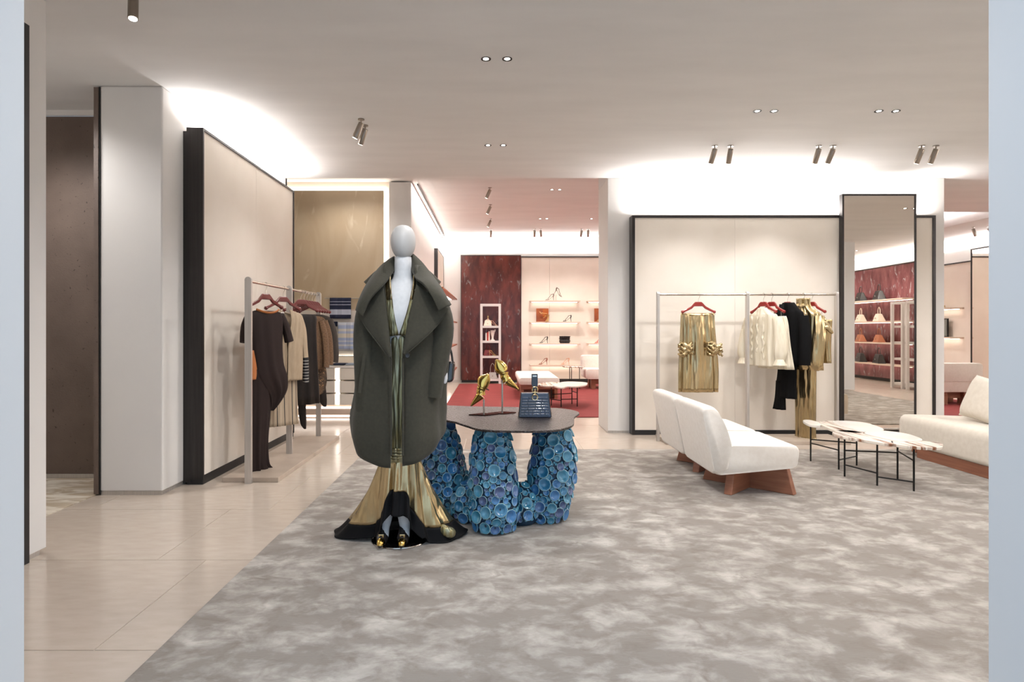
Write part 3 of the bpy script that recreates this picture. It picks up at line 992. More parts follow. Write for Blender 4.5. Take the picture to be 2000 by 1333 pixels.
    # the 300 that show largest are single parts
    def show(q):
        p, nn, rad = q
        v = (eye - p).normalized()
        return max(0, nn.dot(v)) * rad ** 2 / (eye - p).length_squared
    order = sorted(placed, key=show, reverse=True)
    rest = MB()
    for i, (p, nn, rad) in enumerate(order):
        tilt = Vector((rng.uniform(-.15, .15), rng.uniform(-.15, .15), rng.uniform(-.05, .2)))
        q = (nn + tilt).normalized().to_track_quat('Z', 'Y')
        if i < 300:
            o = bpy.data.objects.new('shell', meshes[rng.choices(range(6), (5, 4, 3, 4, 3, 4))[0]])
            COL.objects.link(o)
            o.parent = t
            o.location = p + nn * rad * 0.2 - t.location
            o.rotation_mode = 'QUATERNION'
            o.rotation_quaternion = q
            o.scale = (rad, rad, rad)
        else:
            mt = Matrix.Translation(p + nn * rad * 0.15) @ q.to_matrix().to_4x4() @ Matrix.Diagonal((rad, rad, rad, 1))
            rest.add([mt @ Vector(v) for v in vs], fs)
    o = rest.build('shell_crust', SHELLC[5], t, w=True, smooth=True)
    o['kind'] = 'stuff'
    # hammered top
    q = [(865, 792), (920, 794), (1012, 795.5), (1080, 797), (1112, 800), (1128, 804), (1131, 808), (1122, 815), (1121.5, 823), (1116, 832), (1080, 840.5), (1000, 841.8), (940, 839), (910, 831), (886, 823.5), (865, 820.5), (830, 818), (808, 812), (806, 802), (826, 794)]
    z = 0.695
    poly = [(p.x, p.y) for p in spline([G(a, b, z) for a, b in q], 90, closed=True)]
    MB().prism(poly, z - 0.014, z).build('hammered_top', HAMMER, t, w=True, bevel=0.003)


shell_table()

# things on the table -------------------------------------------------
TZ = 0.695


def shoe_stand(label, px, py, ht, ang):
    p = G(px, py, TZ)
    t = thing('shoe_stand', label, 'display stand', p, group='shoe stands on the blue table')
    d = 0.062
    MB().prism([(-0.11, -0.005), (0.0, -d * 0.9), (0.105, 0.0), (0.0, d * 0.9)], 0.0, 0.008).xf(Matrix.Rotation(ang, 4, 'Z')).build('base_plate', M('mirror_bronze', '#6d4a44', 0.08, 1.0), t, bevel=0.002)
    MB().tube([(0, 0, 0.008), (0, 0, ht)], 0.0065, 10).build('post', NICKEL, t, smooth=True)
    return p


s1 = shoe_stand('shorter chrome stand holding the left gold shoe', 945, 811, 0.11, R(10))
s2 = shoe_stand('taller chrome stand holding the right gold shoe', 981, 808, 0.27, R(12))


def gold_shoe(label, Yd, toe, ball, wrap, heel_lo, heel_mid, heel_hi, heel_tip):
    base = P(*ball, Yd)
    t = thing('gold_shoe', label, 'shoe', (base.x, base.y, P(*toe, Yd).z), group='gold pointed shoes on chrome stands')
    q = lambda a, dy=0.0: P(a[0], a[1], Yd) + Vector((0, dy, 0))
    pts = spline([q(toe), (q(toe) * 0.62 + q(ball) * 0.38), (q(toe) * 0.25 + q(ball) * 0.75), q(ball)], 12)
    rad = [(0.002 + 0.036 * min(1, (i / 11) ** 0.8), 0.002 + 0.030 * min(1, (i / 11) ** 0.75)) for i in range(12)]
    MB().tube(pts, rad, 16).build('toe', GOLDSH, t, w=True, smooth=True)
    pts = spline([q(ball), q(wrap), q(heel_lo)], 9)
    rad = [(0.037 - 0.007 * math.sin(PI * i / 8) + 0.004 * math.sin(i * 2.2), 0.032) for i in range(9)]
    MB().tube(pts, rad, 16).build('gathered_strap', GOLDSH, t, w=True, smooth=True)
    # heel counter: open leaf-shaped cup
    c = spline([q(heel_lo), q(heel_mid), q(heel_hi)], 12)
    ax = (q(heel_hi) - q(heel_lo)).normalized()
    sd = ax.cross(Vector((0, 1, 0))).normalized()
    rows = []
    for i, p in enumerate(c):
        u = i / 11
        wd = 0.028 + 0.018 * math.sin(PI * min(1, u * 1.15)) - 0.022 * max(0, u - 0.7) / 0.3
        rows.append([p + sd * wd * math.cos(a) + Vector((0, 1, 0)) * (0.036 * math.sin(a)) * (1 - 0.2 * u) for a in [PI * (0.12 + 1.76 * k / 16) + PI * 0.5 * 0 for k in range(17)]])
    MB().grid(rows).build('heel_counter', GOLDSH, t, w=True, smooth=True, thick=0.004)
    MB().tube([q(heel_lo, 0.02), q(heel_tip, 0.03)], [0.006, 0.004], 8).build('heel', SHOE_B, t, w=True, smooth=True)


gold_shoe('left gold metallic pointed shoe pointing down to the left', s1.y, (919, 794), (939, 772), (939, 764), (941, 757), (944, 745), (954, 731), (955, 763))
gold_shoe('right gold metallic pointed shoe pointing down to the right', s2.y, (1013, 761), (990, 744), (985, 735), (984, 727), (977, 718), (969, 703), (969, 733))


def croc_bag():
    b = G(1045, 816, TZ)
    Y = b.y
    t = thing('croc_handbag', 'small navy crocodile leather handbag with a gold clasp on the table', 'handbag', (b.x, Y + 0.045, TZ))
    w0, w1, h = 0.115, 0.098, 0.168
    prof = [(-w0, 0.0), (w0, 0.0), (w1, h), (-w1, h)]
    mb = MB()
    mb.add([(-w0, -0.05, 0), (w0, -0.05, 0), (w0, 0.05, 0), (-w0, 0.05, 0), (-w1, -0.018, h), (w1, -0.018, h), (w1, 0.018, h), (-w1, 0.018, h)],
           [(0, 3, 2, 1), (4, 5, 6, 7), (0, 1, 5, 4), (1, 2, 6, 5), (2, 3, 7, 6), (3, 0, 4, 7)])
    mb.build('body', NAVYC, t, bevel=0.006)
    # raised croc scales on the front, each its own plate
    rng = random.Random(3)
    for r in range(8):
        z0, z1 = 0.012 + r * 0.0185, 0.012 + (r + 1) * 0.0185 - 0.003
        if z1 > h - 0.012:
            break
        cuts = [-1, rng.uniform(-0.55, -0.45), rng.uniform(-0.05, 0.08), rng.uniform(0.45, 0.6), 1] if r > 1 else [-1, -0.72, -0.45, -0.18, 0.1, 0.38, 0.68, 1]
        for a, c in zip(cuts[:-1], cuts[1:]):
            ww = lambda z: (w0 + (w1 - w0) * z / h) - 0.012
            fy = lambda z: -0.05 + 0.032 * z / h
            vs = []
            for z, s in ((z0, 0), (z1, 0)):
                for u in (a + 0.012, c - 0.012):
                    vs.append((u * ww(z), fy(z) - 0.0035, z))
            bk = [(x, y + 0.006, z) for x, y, z in vs]
            MB().add(vs + bk, [(0, 1, 3, 2), (4, 6, 7, 5), (0, 4, 5, 1), (2, 3, 7, 6), (0, 2, 6, 4), (1, 5, 7, 3)]).build('scale', NAVYC, t, bevel=0.0022)
    for s in (-1, 1):
        MB().tube([(s * (w0 - 0.004), -0.046, 0.003), (s * (w1 - 0.003), -0.016, h)], 0.004, 8).build('edge_binding', SHOE_B, t, smooth=True)
    # strap handle: a folded loop standing up
    z0, z1 = h + 0.012, 0.295
    pts = [(-0.011, 0, z0), (0.011, 0, z0), (0.022, 0, z0 + 0.05), (0.021, 0, z1), (-0.021, 0, z1), (-0.022, 0, z0 + 0.05)]
    st = MB().prism([(a, c) for a, _, c in pts], -0.012, -0.006, 'y').build('strap', NAVYC, t, bevel=0.002)
    MB().prism([(a, c) for a, _, c in pts], 0.006, 0.012, 'y').build('strap', NAVYC, t, bevel=0.002)
    box(-0.021, 0.021, -0.012, 0.012, z1 - 0.004, z1 + 0.003).build('strap_fold', NAVYC, t, bevel=0.002)
    box(-0.014, 0.014, -0.0135, -0.0118, z1 - 0.016, z1 - 0.006).build('buckle_plate', NICKEL, st)
    # clasp: ring below, arch above, bar between
    yf = -0.026
    ring = [(0.019 * math.cos(a), yf, 0.137 + 0.019 * math.sin(a)) for a in [2 * PI * k / 24 for k in range(25)]]
    MB().tube(ring, 0.0045, 8).build('clasp_ring', GOLDP, t, smooth=True)
    arch = [(0.019 * math.cos(a), yf, 0.19 + 0.02 * math.sin(a)) for a in [PI * (-0.15 + 1.3 * k / 16) for k in range(17)]]
    MB().tube(arch, 0.0045, 8).build('clasp_arch', GOLDP, t, smooth=True)
    MB().tube([(0, yf, 0.152), (0, yf, 0.196)], 0.0042, 8).build('clasp_pin', GOLDP, t, smooth=True)
    box(-0.021, 0.021, yf - 0.004, yf + 0.004, 0.168, 0.176).build('clasp_bar', GOLDP, t, bevel=0.0015)


croc_bag()

# ------------------------------------------------------------------ mannequin, dress, coat
MX, MY = -0.572, 3.77


def mannequin():
    t = thing('mannequin', 'white faceless mannequin standing on a round mirror plate, wearing an olive coat', 'mannequin', (MX, MY, 0.012))
    MB().lathe([(0.160, 0), (0.167, 0.003), (0.167, 0.009), (0.162, 0.012)], 48).build('base_plate', M('black_mirror_plate', '#0e0d0e', 0.06, 0.0, coat=1.0), t, smooth=True, angle=30)
    MB().tube([(0.168 * math.cos(2 * PI * k / 48), 0.168 * math.sin(2 * PI * k / 48), 0.005) for k in range(49)], 0.0045, 6).build('base_rim', NICKEL, t, smooth=True)
    # torso and neck, one lofted body; z from the base plate
    rows = [(0.83, 0, 0, 0.14, 0.10), (0.95, 0, 0, 0.165, 0.115), (1.10, 0, 0, 0.125, 0.085), (1.25, 0.0, -0.01, 0.135, 0.10), (1.37, 0.005, -0.01, 0.155, 0.115),
            (1.48, 0.01, 0.0, 0.175, 0.095), (1.545, 0.012, 0.01, 0.135, 0.075), (1.59, 0.015, 0.01, 0.072, 0.058), (1.64, 0.018, 0.005, 0.054, 0.054), (1.70, 0.02, 0.0, 0.052, 0.056), (1.735, 0.02, 0, 0.05, 0.055)]
    body = folds(rows, 32, 0.0, 3, cap=True)
    for s, fx in ((-1, -0.09), (1, 0.035)):
        body.tube(spline([(s * 0.075, 0, 0.86), (s * 0.045 - 0.005, 0.0, 0.5), (fx * 0.9, -0.01, 0.24), (fx, -0.012, 0.12), (fx + 0.002, -0.045, 0.075), (fx + 0.003, -0.09, 0.04)], 16),
                  [0.06, 0.06, 0.058, 0.055, 0.052, 0.05, 0.048, 0.047, 0.045, 0.041, 0.036, 0.031, 0.03, 0.031, 0.032, 0.028], 16)
    body.build('body', MANN, t, smooth=True)
    # egg head
    n = 28
    rs = []
    for i in range(17):
        a = -PI / 2 + PI * i / 16
        z = 1.826 + 0.104 * math.sin(a)
        c = max(0.02, math.cos(a)) ** 0.82
        wx = 0.0765 * c * (1.0 + 0.05 * math.sin(a))
        wy = 0.094 * c * (1.0 + 0.03 * math.sin(a))
        rs.append([(0.022 + wx * math.cos(2 * PI * j / n), -0.008 + wy * math.sin(2 * PI * j / n) + (-0.012 if i < 5 else 0) * (1 - i / 5), z) for j in range(n)])
    MB().rings(rs).build('head', MANH, t, smooth=True)
    # left forearm and hand below the coat sleeve
    p0, p1, p2 = P(862, 690, MY + 0.05), P(868, 728, MY + 0.02), P(866, 750, MY + 0.0)
    MB().tube(spline([p0, p1, p2], 8), [0.026, 0.024, 0.022, 0.02, 0.02, 0.022, 0.02, 0.012], 12).build('forearm', MANN, t, w=True, smooth=True)
    # pumps
    for lb, fx in (('left', -0.09), ('right', 0.035)):
        s = thing('dress_pump', 'black pump with a gold square buckle on the mannequin\'s foot at %s' % lb, 'shoe', (MX + fx, MY - 0.03, 0.024), group='black pumps on the mannequin')
        up = spline([(0, -0.155, 0.012), (0, -0.12, 0.022), (0, -0.085, 0.030), (0, -0.04, 0.045), (0, 0.0, 0.06), (0, 0.03, 0.07)], 12)
        rad = [(0.008 + 0.03 * min(1, i / 4), 0.006 + 0.022 * min(1, i / 4)) for i in range(12)]
        MB().tube(up, [(b, a) for a, b in rad], 16).build('upper', SHOE_B, s, smooth=True)
        MB().tube([(0, -0.158, 0.012), (0, -0.15, 0.015), (0, -0.135, 0.02), (0, -0.115, 0.025)], [0.007, 0.015, 0.022, 0.0255], 14).build('toe_cap', GOLDSH, s, smooth=True)
        MB().tube([(0, -0.162, 0.009), (0, -0.15, 0.012), (0, -0.14, 0.014)], [0.006, 0.014, 0.018], 12).build('toe_tip', SHOE_B, s, smooth=True)
        box(-0.016, 0.016, -0.108, -0.1, 0.045, 0.066).build('buckle', GOLDP, s, bevel=0.003)
        box(-0.006, 0.006, -0.110, -0.1, 0.052, 0.059).build('buckle_slot', SHOE_B, s)
        MB().tube([(0, 0.045, 0.06), (0, 0.045, 0.0)], [0.012, 0.006], 10).build('heel', SHOE_B, s, smooth=True)


mannequin()


def dress():
    t = thing('evening_dress', 'gold lame evening gown with a deep neckline and black trailing hem on the mannequin', 'dress', (MX, MY, 0.014))
    # bodice: two panels either side of the plunging V
    for s in (-1, 1):
        ins, outs = [], []
        ip = [(763, 536), (764, 560), (768, 600), (773, 630), (779, 655)] if s < 0 else [(808, 536), (806, 560), (797, 600), (788, 630), (779, 655)]
        op = [(749, 548), (748, 575), (748, 600), (752, 630), (758, 658)] if s < 0 else [(820, 548), (818, 575), (814, 600), (808, 630), (802, 658)]
        yi = [MY - 0.075, MY - 0.10, MY - 0.125, MY - 0.13, MY - 0.125]
        yo = [MY - 0.05, MY - 0.085, MY - 0.11, MY - 0.115, MY - 0.11]
        a = spline([P(*q, yy) for q, yy in zip(ip, yi)], 16)
        b = spline([P(*q, yy) for q, yy in zip(op, yo)], 16)
        rows = [[p.lerp(q, k / 6) + Vector((0, -0.006 * math.sin(PI * k / 6) + 0.002 * math.sin(i * 2.1 + k), 0)) for k in range(7)] for i, (p, q) in enumerate(zip(a, b))]
        MB().grid(rows).build('neckline_panel', GOLDG, t, w=True, smooth=True, thick=0.005)
        for nm, q0, q1, mat in (('shoulder_trim', 0, 7, GOLD),):
            r2 = [[p.lerp(q, k / 4 * 0.75) + Vector((0, -0.008 - 0.003 * math.sin(k * 2.5 + i * 1.7), 0)) for k in range(5)] for i, (p, q) in enumerate(zip(a[q0:q1], b[q0:q1]))]
            MB().grid(r2).build(nm, mat, t, w=True, smooth=True, thick=0.005)
    # column under the coat
    rows = []
    for py, hx, hy in ((655, 0.125, 0.105), (665, 0.13, 0.115), (700, 0.122, 0.11), (760, 0.145, 0.125), (820, 0.15, 0.13), (870, 0.125, 0.115), (905, 0.118, 0.105)):
        z = P(780, py, MY - 0.1).z
        rows.append((z, (782 - VX) * (MY - 0.1) / FPX, MY, hx, hy))
    folds(rows, 64, 0.005, 17, 4, cap=False, grow=False).build('column', GOLDG, t, w=True, smooth=True, angle=0)
    # ruched band
    zr = P(780, 890, MY - 0.1).z
    for k in range(6):
        z = zr + 0.032 - k * 0.013
        rr = 0.128 - 0.002 * abs(k - 2)
        pts = [(MX + 0.01 + rr * math.cos(2 * PI * j / 28), MY + rr * 0.92 * math.sin(2 * PI * j / 28), z + 0.006 * math.sin(3 * 2 * PI * j / 28 + k)) for j in range(29)]
        MB().tube(pts, 0.0085, 7).build('ruched_fold', GOLDG, t, w=True, smooth=True)
    # skirt
    hem = [(0.0, -.155, .20), (.06, -.155, .195), (.095, -.125, .11), (.19, -.085, .016), (.33, -.03, .014), (.40, .10, .014), (.20, .28, .014), (0, .36, .014),
           (-.25, .34, .014), (-.44, .16, .014), (-.40, .03, .014), (-.28, -.03, .014), (-.15, -.055, .03), (-.105, -.13, .09), (-.055, -.155, .20)]
    n = 160
    hp = spline(hem, n, closed=True)
    rng = random.Random(5)
    ph = [rng.uniform(0, 6.28) for _ in range(5)]
    ztop = zr - 0.035

    def pt(j, v):
        h = hp[j % n]
        a = math.atan2(h.y + 0.0, h.x)
        tx, ty = 0.118 * math.cos(a), 0.108 * math.sin(a)
        f = v ** 1.25
        fold = (0.024 * v ** 0.6) * (1 - 0.45 * v) * (math.sin(13 * a + ph[0]) + 0.6 * math.sin(21 * a + ph[1] + 2 * v) + 0.5 * math.sin(7 * a + ph[2]))
        x = tx + (h.x - tx) * f
        yv = ty + (h.y - ty) * f
        z = ztop + (h.z - ztop) * (1 - (1 - v) ** 1.25)
        z += 0.02 * max(0, v - 0.75) * 4 * (0.5 + 0.5 * math.sin(6 * a + ph[3])) * (1 if h.z < 0.05 else 0)
        r = math.hypot(x, yv) + 1e-6
        return Vector((MX + 0.005 + x + fold * x / r, MY + yv + fold * yv / r, max(z, 0.016)))

    def vb(j):
        h = hp[j % n]
        front = max(0, min(1, (h.z - 0.014) / 0.18))
        return 0.74 * (1 - front) + 0.48 * front
    m = 18
    MB().rings([[pt(j, vb(j) * i / m) for j in range(n)] for i in range(m + 1)], cap=False).build('skirt', GOLD, t, w=True, smooth=True, angle=0, thick=0.003)
    m = 8
    MB().rings([[pt(j, vb(j) + (1 - vb(j)) * i / m) for j in range(n)] for i in range(m + 1)], cap=False).build('hem_band', BLACKC, t, w=True, smooth=True, angle=0, thick=0.004)
    # black lining seen inside behind the legs
    MB().rings([[Vector((MX, MY + 0.02, 0)) + Vector(((pt(j, v) - Vector((MX, MY + 0.02, 0))).x * 0.93, (pt(j, v) - Vector((MX, MY + 0.02, 0))).y * 0.93, pt(j, v).z)) for j in range(25, 136)] for v in [0.3 + 0.68 * i / 8 for i in range(9)]],
               cap=False, closed=False).build('lining', BLACKC, t, w=True, smooth=True, angle=0)
    # rolled gold end lying on the train at right
    e = G(874, 1046, 0.05)
    MB().tube(spline([e + Vector((-0.05, 0.02, 0.05)), e + Vector((-0.01, -0.01, 0.03)), e + Vector((0.02, 0.0, 0.015)), e + Vector((0.035, 0.03, 0.01))], 9), [0.01, 0.025, 0.03, 0.032, 0.034, 0.034, 0.03, 0.02, 0.008], 12).build('train_fold', GOLDG, t, w=True, smooth=True)


dress()


def strip(a, b, na, nb, bulge=0.0, axis=(0, -1, 0)):
    """surface between two point curves, bulging towards axis"""
    A, B = spline(a, na), spline(b, na)
    ax = Vector(axis)
    return MB().grid([[p.lerp(q, k / (nb - 1)) + ax * bulge * math.sin(PI * k / (nb - 1)) for k in range(nb)] for p, q in zip(A, B)])


def overcoat():
    t = thing('overcoat', 'oversized olive wool overcoat with a wide storm collar worn by the mannequin', 'coat', (MX, MY, 0.55))
    # body shell: angle from the front opening right edge round the back to the left edge
    prof = [(520, 754, 826, 0.09), (545, 740, 840, 0.125), (580, 722, 858, 0.15), (620, 706, 876, 0.165), (660, 699, 878, 0.185), (700, 697, 871, 0.195), (760, 693, 866, 0.215), (815, 683, 867, 0.235), (850, 682, 873, 0.245), (905, 690, 868, 0.235)]
    zs = [P(780, p[0], MY).z for p in prof]

    def at_z(z):
        for i in range(len(zs) - 1):
            if zs[i] >= z >= zs[i + 1]:
                u = (zs[i] - z) / (zs[i] - zs[i + 1])
                u = u * u * (3 - 2 * u) * 0.4 + u * 0.6
                return [a + (b - a) * u for a, b in zip(prof[i][1:], prof[i + 1][1:])]
        return prof[0][1:] if z > zs[0] else prof[-1][1:]
    n, m = 88, 40
    rows = []
    ztop = zs[0]
    open_px = [(520, 752, 812), (560, 750, 815), (620, 755, 800), (690, 763, 788), (905, 763, 788)]
    for i in range(m + 1):
        v = i / m
        ring = []
        for j in range(n + 1):
            w = j / n                      # 0 right edge .. 1 left edge
            th = -PI / 2 + 2 * PI * w      # about -90 deg = front
            # hem height by angle
            c = math.cos(th)
            front = max(0, -math.sin(th))
            if c > 0:
                zh = 0.69 - 0.18 * front ** 1.0
            else:
                zh = 0.76 - 0.26 * front ** 0.8
            back = max(0, math.sin(th))
            zh -= 0.08 * back ** 2
            z = ztop + (zh - ztop) * v
            l, r, ry = at_z(z)
            xl, xr = (l - VX) * MY / FPX, (r - VX) * MY / FPX
            cx, rx = (xl + xr) / 2, (xr - xl) / 2
            sx = math.copysign(abs(c) ** 0.92, c)
            x, yv = cx + rx * sx, MY + 0.02 + ry * math.sin(th)
            # curl in at the hem like a cocoon
            curl = max(0, v - 0.86) / 0.14
            x -= (x - cx) * 0.06 * curl ** 2
            # broad vertical folds
            fl_ = 0.010 * min(1, v * 1.6) * math.sin(5 * th + 0.6) + 0.005 * math.sin(11 * th + 2 * v)
            x += fl_ * c
            yv += fl_ * math.sin(th)
            # front opening
            yfr = yv
            py = 645 + (CAM_H - z) * FPX / max(yfr, 3)
            lo, hi = 763, 788
            for (a, b_, c_), (d, e_, f_) in zip(open_px[:-1], open_px[1:]):
                if a <= py <= d:
                    u = (py - a) / (d - a)
                    lo, hi = b_ + (e_ - b_) * u, c_ + (f_ - c_) * u
            if py < 520:
                lo, hi = 752, 812
            if w < 0.25:
                x = max(x, (hi - VX) * yv / FPX)
            elif w > 0.75:
                x = min(x, (lo - VX) * yv / FPX)
            ring.append((x, yv, z))
        rows.append(ring)
    MB().grid(rows).build('body', COATM, t, w=True, smooth=True, angle=0, thick=0.014)
    # sleeves
    yS = MY - 0.07
    lp = spline([P(738, 562, MY), P(721, 600, yS), P(714, 650, yS - 0.02), P(712, 720, yS - 0.05), P(710, 790, yS - 0.06), P(714, 822, yS - 0.05)], 18)
    MB().tube(lp, [(0.05 + 0.02 * math.sin(PI * min(1, i / 12)), 0.055 + 0.02 * math.sin(PI * min(1, i / 12))) for i in range(18)], 20).build('sleeve', COATM, t, w=True, smooth=True)
    rp = spline([P(838, 562, MY), P(855, 600, yS), P(863, 640, yS), P(859, 690, yS - 0.01), P(851, 740, yS - 0.03), P(845, 775, yS - 0.03)], 18)
    MB().tube(rp, [(0.05 + 0.022 * math.sin(PI * min(1, i / 12)), 0.055 + 0.02 * math.sin(PI * min(1, i / 12))) for i in range(18)], 20).build('sleeve', COATM, t, w=True, smooth=True)
    yf = MY - 0.20
    # lapels
    a = [P(701, 612, yf + 0.06), P(716, 640, yf + 0.02), P(737, 668, yf - 0.02), P(752, 687, yf - 0.04), P(762, 699, yf - 0.045)]
    b = [P(748, 556, yf + 0.05), P(752, 590, yf + 0.02), P(756, 625, yf - 0.005), P(760, 665, yf - 0.035), P(763, 697, yf - 0.045)]
    strip(a, b, 20, 10, 0.016).build('lapel', COATM, t, w=True, smooth=True, thick=0.014, bevel=0.004)
    a = [P(876, 604, yf + 0.06), P(856, 632, yf + 0.02), P(832, 657, yf - 0.02), P(810, 675, yf - 0.04), P(790, 692, yf - 0.045)]
    b = [P(813, 556, yf + 0.05), P(806, 590, yf + 0.02), P(799, 625, yf - 0.005), P(793, 660, yf - 0.035), P(789, 690, yf - 0.045)]
    strip(a, b, 20, 10, 0.016).build('lapel', COATM, t, w=True, smooth=True, thick=0.014, bevel=0.004)
    # storm collar wings
    y0 = MY + 0.06
    a = [P(771, 502, y0), P(752, 514, MY + 0.02), P(733, 534, MY - 0.04), P(715, 560, MY - 0.12), P(702, 588, MY - 0.18), P(696.5, 607, MY - 0.20)]
    b = [P(773, 520, y0 - 0.02), P(767, 533, MY - 0.03), P(757, 548, MY - 0.14), P(744, 561, MY - 0.215), P(723, 586, MY - 0.245), P(709, 618, MY - 0.24)]
    strip(a, b, 22, 12, 0.022, (-0.3, -0.8, 0.3)).build('collar', COATM, t, w=True, smooth=True, thick=0.016, bevel=0.005)
    a = [P(806, 497, y0), P(823, 513, MY + 0.02), P(841, 536, MY - 0.04), P(858, 559, MY - 0.12), P(871, 581, MY - 0.18), P(880.5, 597, MY - 0.20)]
    b = [P(803, 518, y0 - 0.02), P(806, 532, MY - 0.03), P(812, 545, MY - 0.14), P(827, 556, MY - 0.215), P(842, 577, MY - 0.245), P(857, 607, MY - 0.24)]
    strip(a, b, 22, 12, 0.022, (0.3, -0.8, 0.3)).build('collar', COATM, t, w=True, smooth=True, thick=0.016, bevel=0.005)
    # collar stand behind the neck and shoulder yoke
    a = [P(771, 502, y0), P(779, 502, y0 + 0.07), P(799, 499, y0 + 0.07), P(806, 497, y0)]
    b = [P(768, 545, y0 + 0.02), P(777, 548, y0 + 0.09), P(801, 548, y0 + 0.09), P(810, 545, y0 + 0.02)]
    strip(a, b, 14, 6).build('collar_stand', COATM, t, w=True, smooth=True, thick=0.012)
    for s, q in ((-1, [(768, 534), (750, 544), (730, 566)]), (1, [(808, 534), (826, 544), (846, 566)])):
        pts = spline([P(x, yv, MY + 0.04) for x, yv in q], 10)
        MB().tube(pts, [(0.035 + 0.012 * i / 9, 0.07 + 0.02 * i / 9) for i in range(10)], 18).build('shoulder', COATM, t, w=True, smooth=True)
    # seams along lapel edges, pocket welts and the horn button
    MB().tube(spline([P(704, 622, yf + 0.045), P(718, 645, yf + 0.005), P(738, 671, yf - 0.035), P(757, 697, yf - 0.055)], 12), 0.003, 6).build('edge_stitch', COATM, t, w=True, smooth=True)
    MB().tube(spline([P(872, 611, yf + 0.045), P(853, 637, yf + 0.005), P(829, 661, yf - 0.035), P(796, 690, yf - 0.055)], 12), 0.003, 6).build('edge_stitch', COATM, t, w=True, smooth=True)
    c = P(796, 695, yf - 0.045)
    MB().lathe([(0.001, -0.004), (0.012, -0.004), (0.014, 0.0), (0.012, 0.004), (0.006, 0.003), (0.001, 0.003)], 18).xf(Matrix.Translation(c) @ Matrix.Rotation(R(90), 4, 'X')).build('button', SHOE_B, t, w=True, smooth=True)
    a, b = P(712, 692, yf + 0.005), P(702, 768, yf - 0.03)
    MB().tube([a, b], [(0.012, 0.006), (0.012, 0.006)], 8).build('pocket_welt', COATM, t, w=True, smooth=True)
    # hem and front facing ribs
    for px in (764, 787):
        pts = [P(px, py, yy) for py, yy in ((700, yf - 0.03), (760, yf - 0.035), (820, yf - 0.045), (890, yf - 0.04))]
        MB().tube(spline(pts, 12), 0.006, 8).build('front_facing', COATM, t, w=True, smooth=True)


overcoat()


def held_bag():
    c = P(875, 712, MY + 0.10)
    t = thing('black_handbag', 'small glossy black handbag hanging behind the coat sleeve', 'handbag', (c.x, c.y, c.z - 0.11))
    prof = rounded([(-0.035, 0.0), (0.035, 0.0), (0.045, 0.13), (-0.03, 0.13)], 0.025, 4)
    MB().prism(prof, -0.05, 0.05, 'y').build('body', M('black_patent', '#111014', 0.08, coat=0.8), t, bevel=0.012, smooth=True)
    MB().tube(spline([(-0.02, 0, 0.12), (-0.02, 0, 0.19), (0.0, 0, 0.22), (0.02, 0, 0.19), (0.03, 0, 0.12)], 14), 0.007, 8).build('handle', SHOE_B, t, smooth=True)
    MB().tube([(0.0, -0.056, 0.06), (0.0, -0.056, 0.08)], 0.006, 8).build('clasp', NICKEL, t)


held_bag()
#@@PART3
# ------------------------------------------------------------------ clothes rails
def clothes_rail(label, loc, rotz):
    """local x along the rail: posts at 0, 1.045, 2.09; stone plinths below"""
    t = thing('clothes_rail', label, 'clothes rail', loc, rotz, group='steel clothes rails')
    for k in range(2):
        box(0.035 + k * 1.045, 0.03 + (k + 1) * 1.045, -0.24, 0.24, 0.0, 0.042).build('plinth', M('plinth_stone', '#b9aa9b', 0.4, var='#ad9d8d', scale=5), t, bevel=0.003)
    for k in range(3):
        x = k * 1.045
        poly = [(x - 0.016, 0.0), (x + 0.016, 0.0), (x + 0.016, 1.748), (x - 0.016, 1.748)]
        mb = MB()
        n = 10
        prof = [(-0.028, 0.0), (0.028, 0.0)] + [(0.028 * math.cos(PI * j / n), 1.722 + 0.028 * math.sin(PI * j / n)) for j in range(n + 1)]
        mb.prism(prof, x - 0.014, x + 0.014, 'x').build('post', STEEL, t)
    for k in range(2):
        MB().tube([(k * 1.045 + 0.012, 0, 1.715), ((k + 1) * 1.045 - 0.012, 0, 1.715)], 0.0135, 14).build('rail', NICKEL, t, smooth=True)
    return t


cr = clothes_rail('steel clothes rail with dark garments along the left wall', (-2.07, 5.2, 0.0), R(90))
copy_thing(cr, (1.93, 7.19, 0.0), 0.0, 'steel clothes rail with gold garments before the right wall panel')
RZ = 1.715


def hanger(label, loc, yaw, mat, wide=0.40, group='red hangers'):
    """origin at the rail axis; hook over the rail"""
    t = thing('hanger', label, 'hanger', loc, yaw, group=group)
    hk = [(0.0, 0, -0.105), (0.0, 0, -0.06), (0.010, 0, -0.035), (0.021, 0, -0.012), (0.019, 0, 0.008), (0.004, 0, 0.0185), (-0.014, 0, 0.012), (-0.018, 0, 0.0)]
    MB().tube(spline(hk, 20), 0.0024, 6).build('hook', NICKEL, t, smooth=True)
    # broad-shouldered lacquered body
    h = wide / 2
    top = [(-h, -0.195), (-h * 0.72, -0.17), (-h * 0.42, -0.136), (-0.055, -0.104), (-0.036, -0.085), (0.036, -0.085), (0.055, -0.104), (h * 0.42, -0.136), (h * 0.72, -0.17), (h, -0.195)]
    bot = [(h, -0.218), (h * 0.7, -0.196), (h * 0.38, -0.166), (0.05, -0.138), (-0.05, -0.138), (-h * 0.38, -0.166), (-h * 0.7, -0.196), (-h, -0.218)]
    MB().prism(top + bot, -0.012, 0.012, 'y').build('shoulder_arms', mat, t, bevel=0.006)
    for s in (-1, 1):
        MB().tube([(s * (h - 0.035), 0, -0.196), (s * (h - 0.01), 0, -0.205), (s * h, 0, -0.209)], [0.013, 0.02, 0.012], 10).build('shoulder_end', mat, t, smooth=True)
    return t


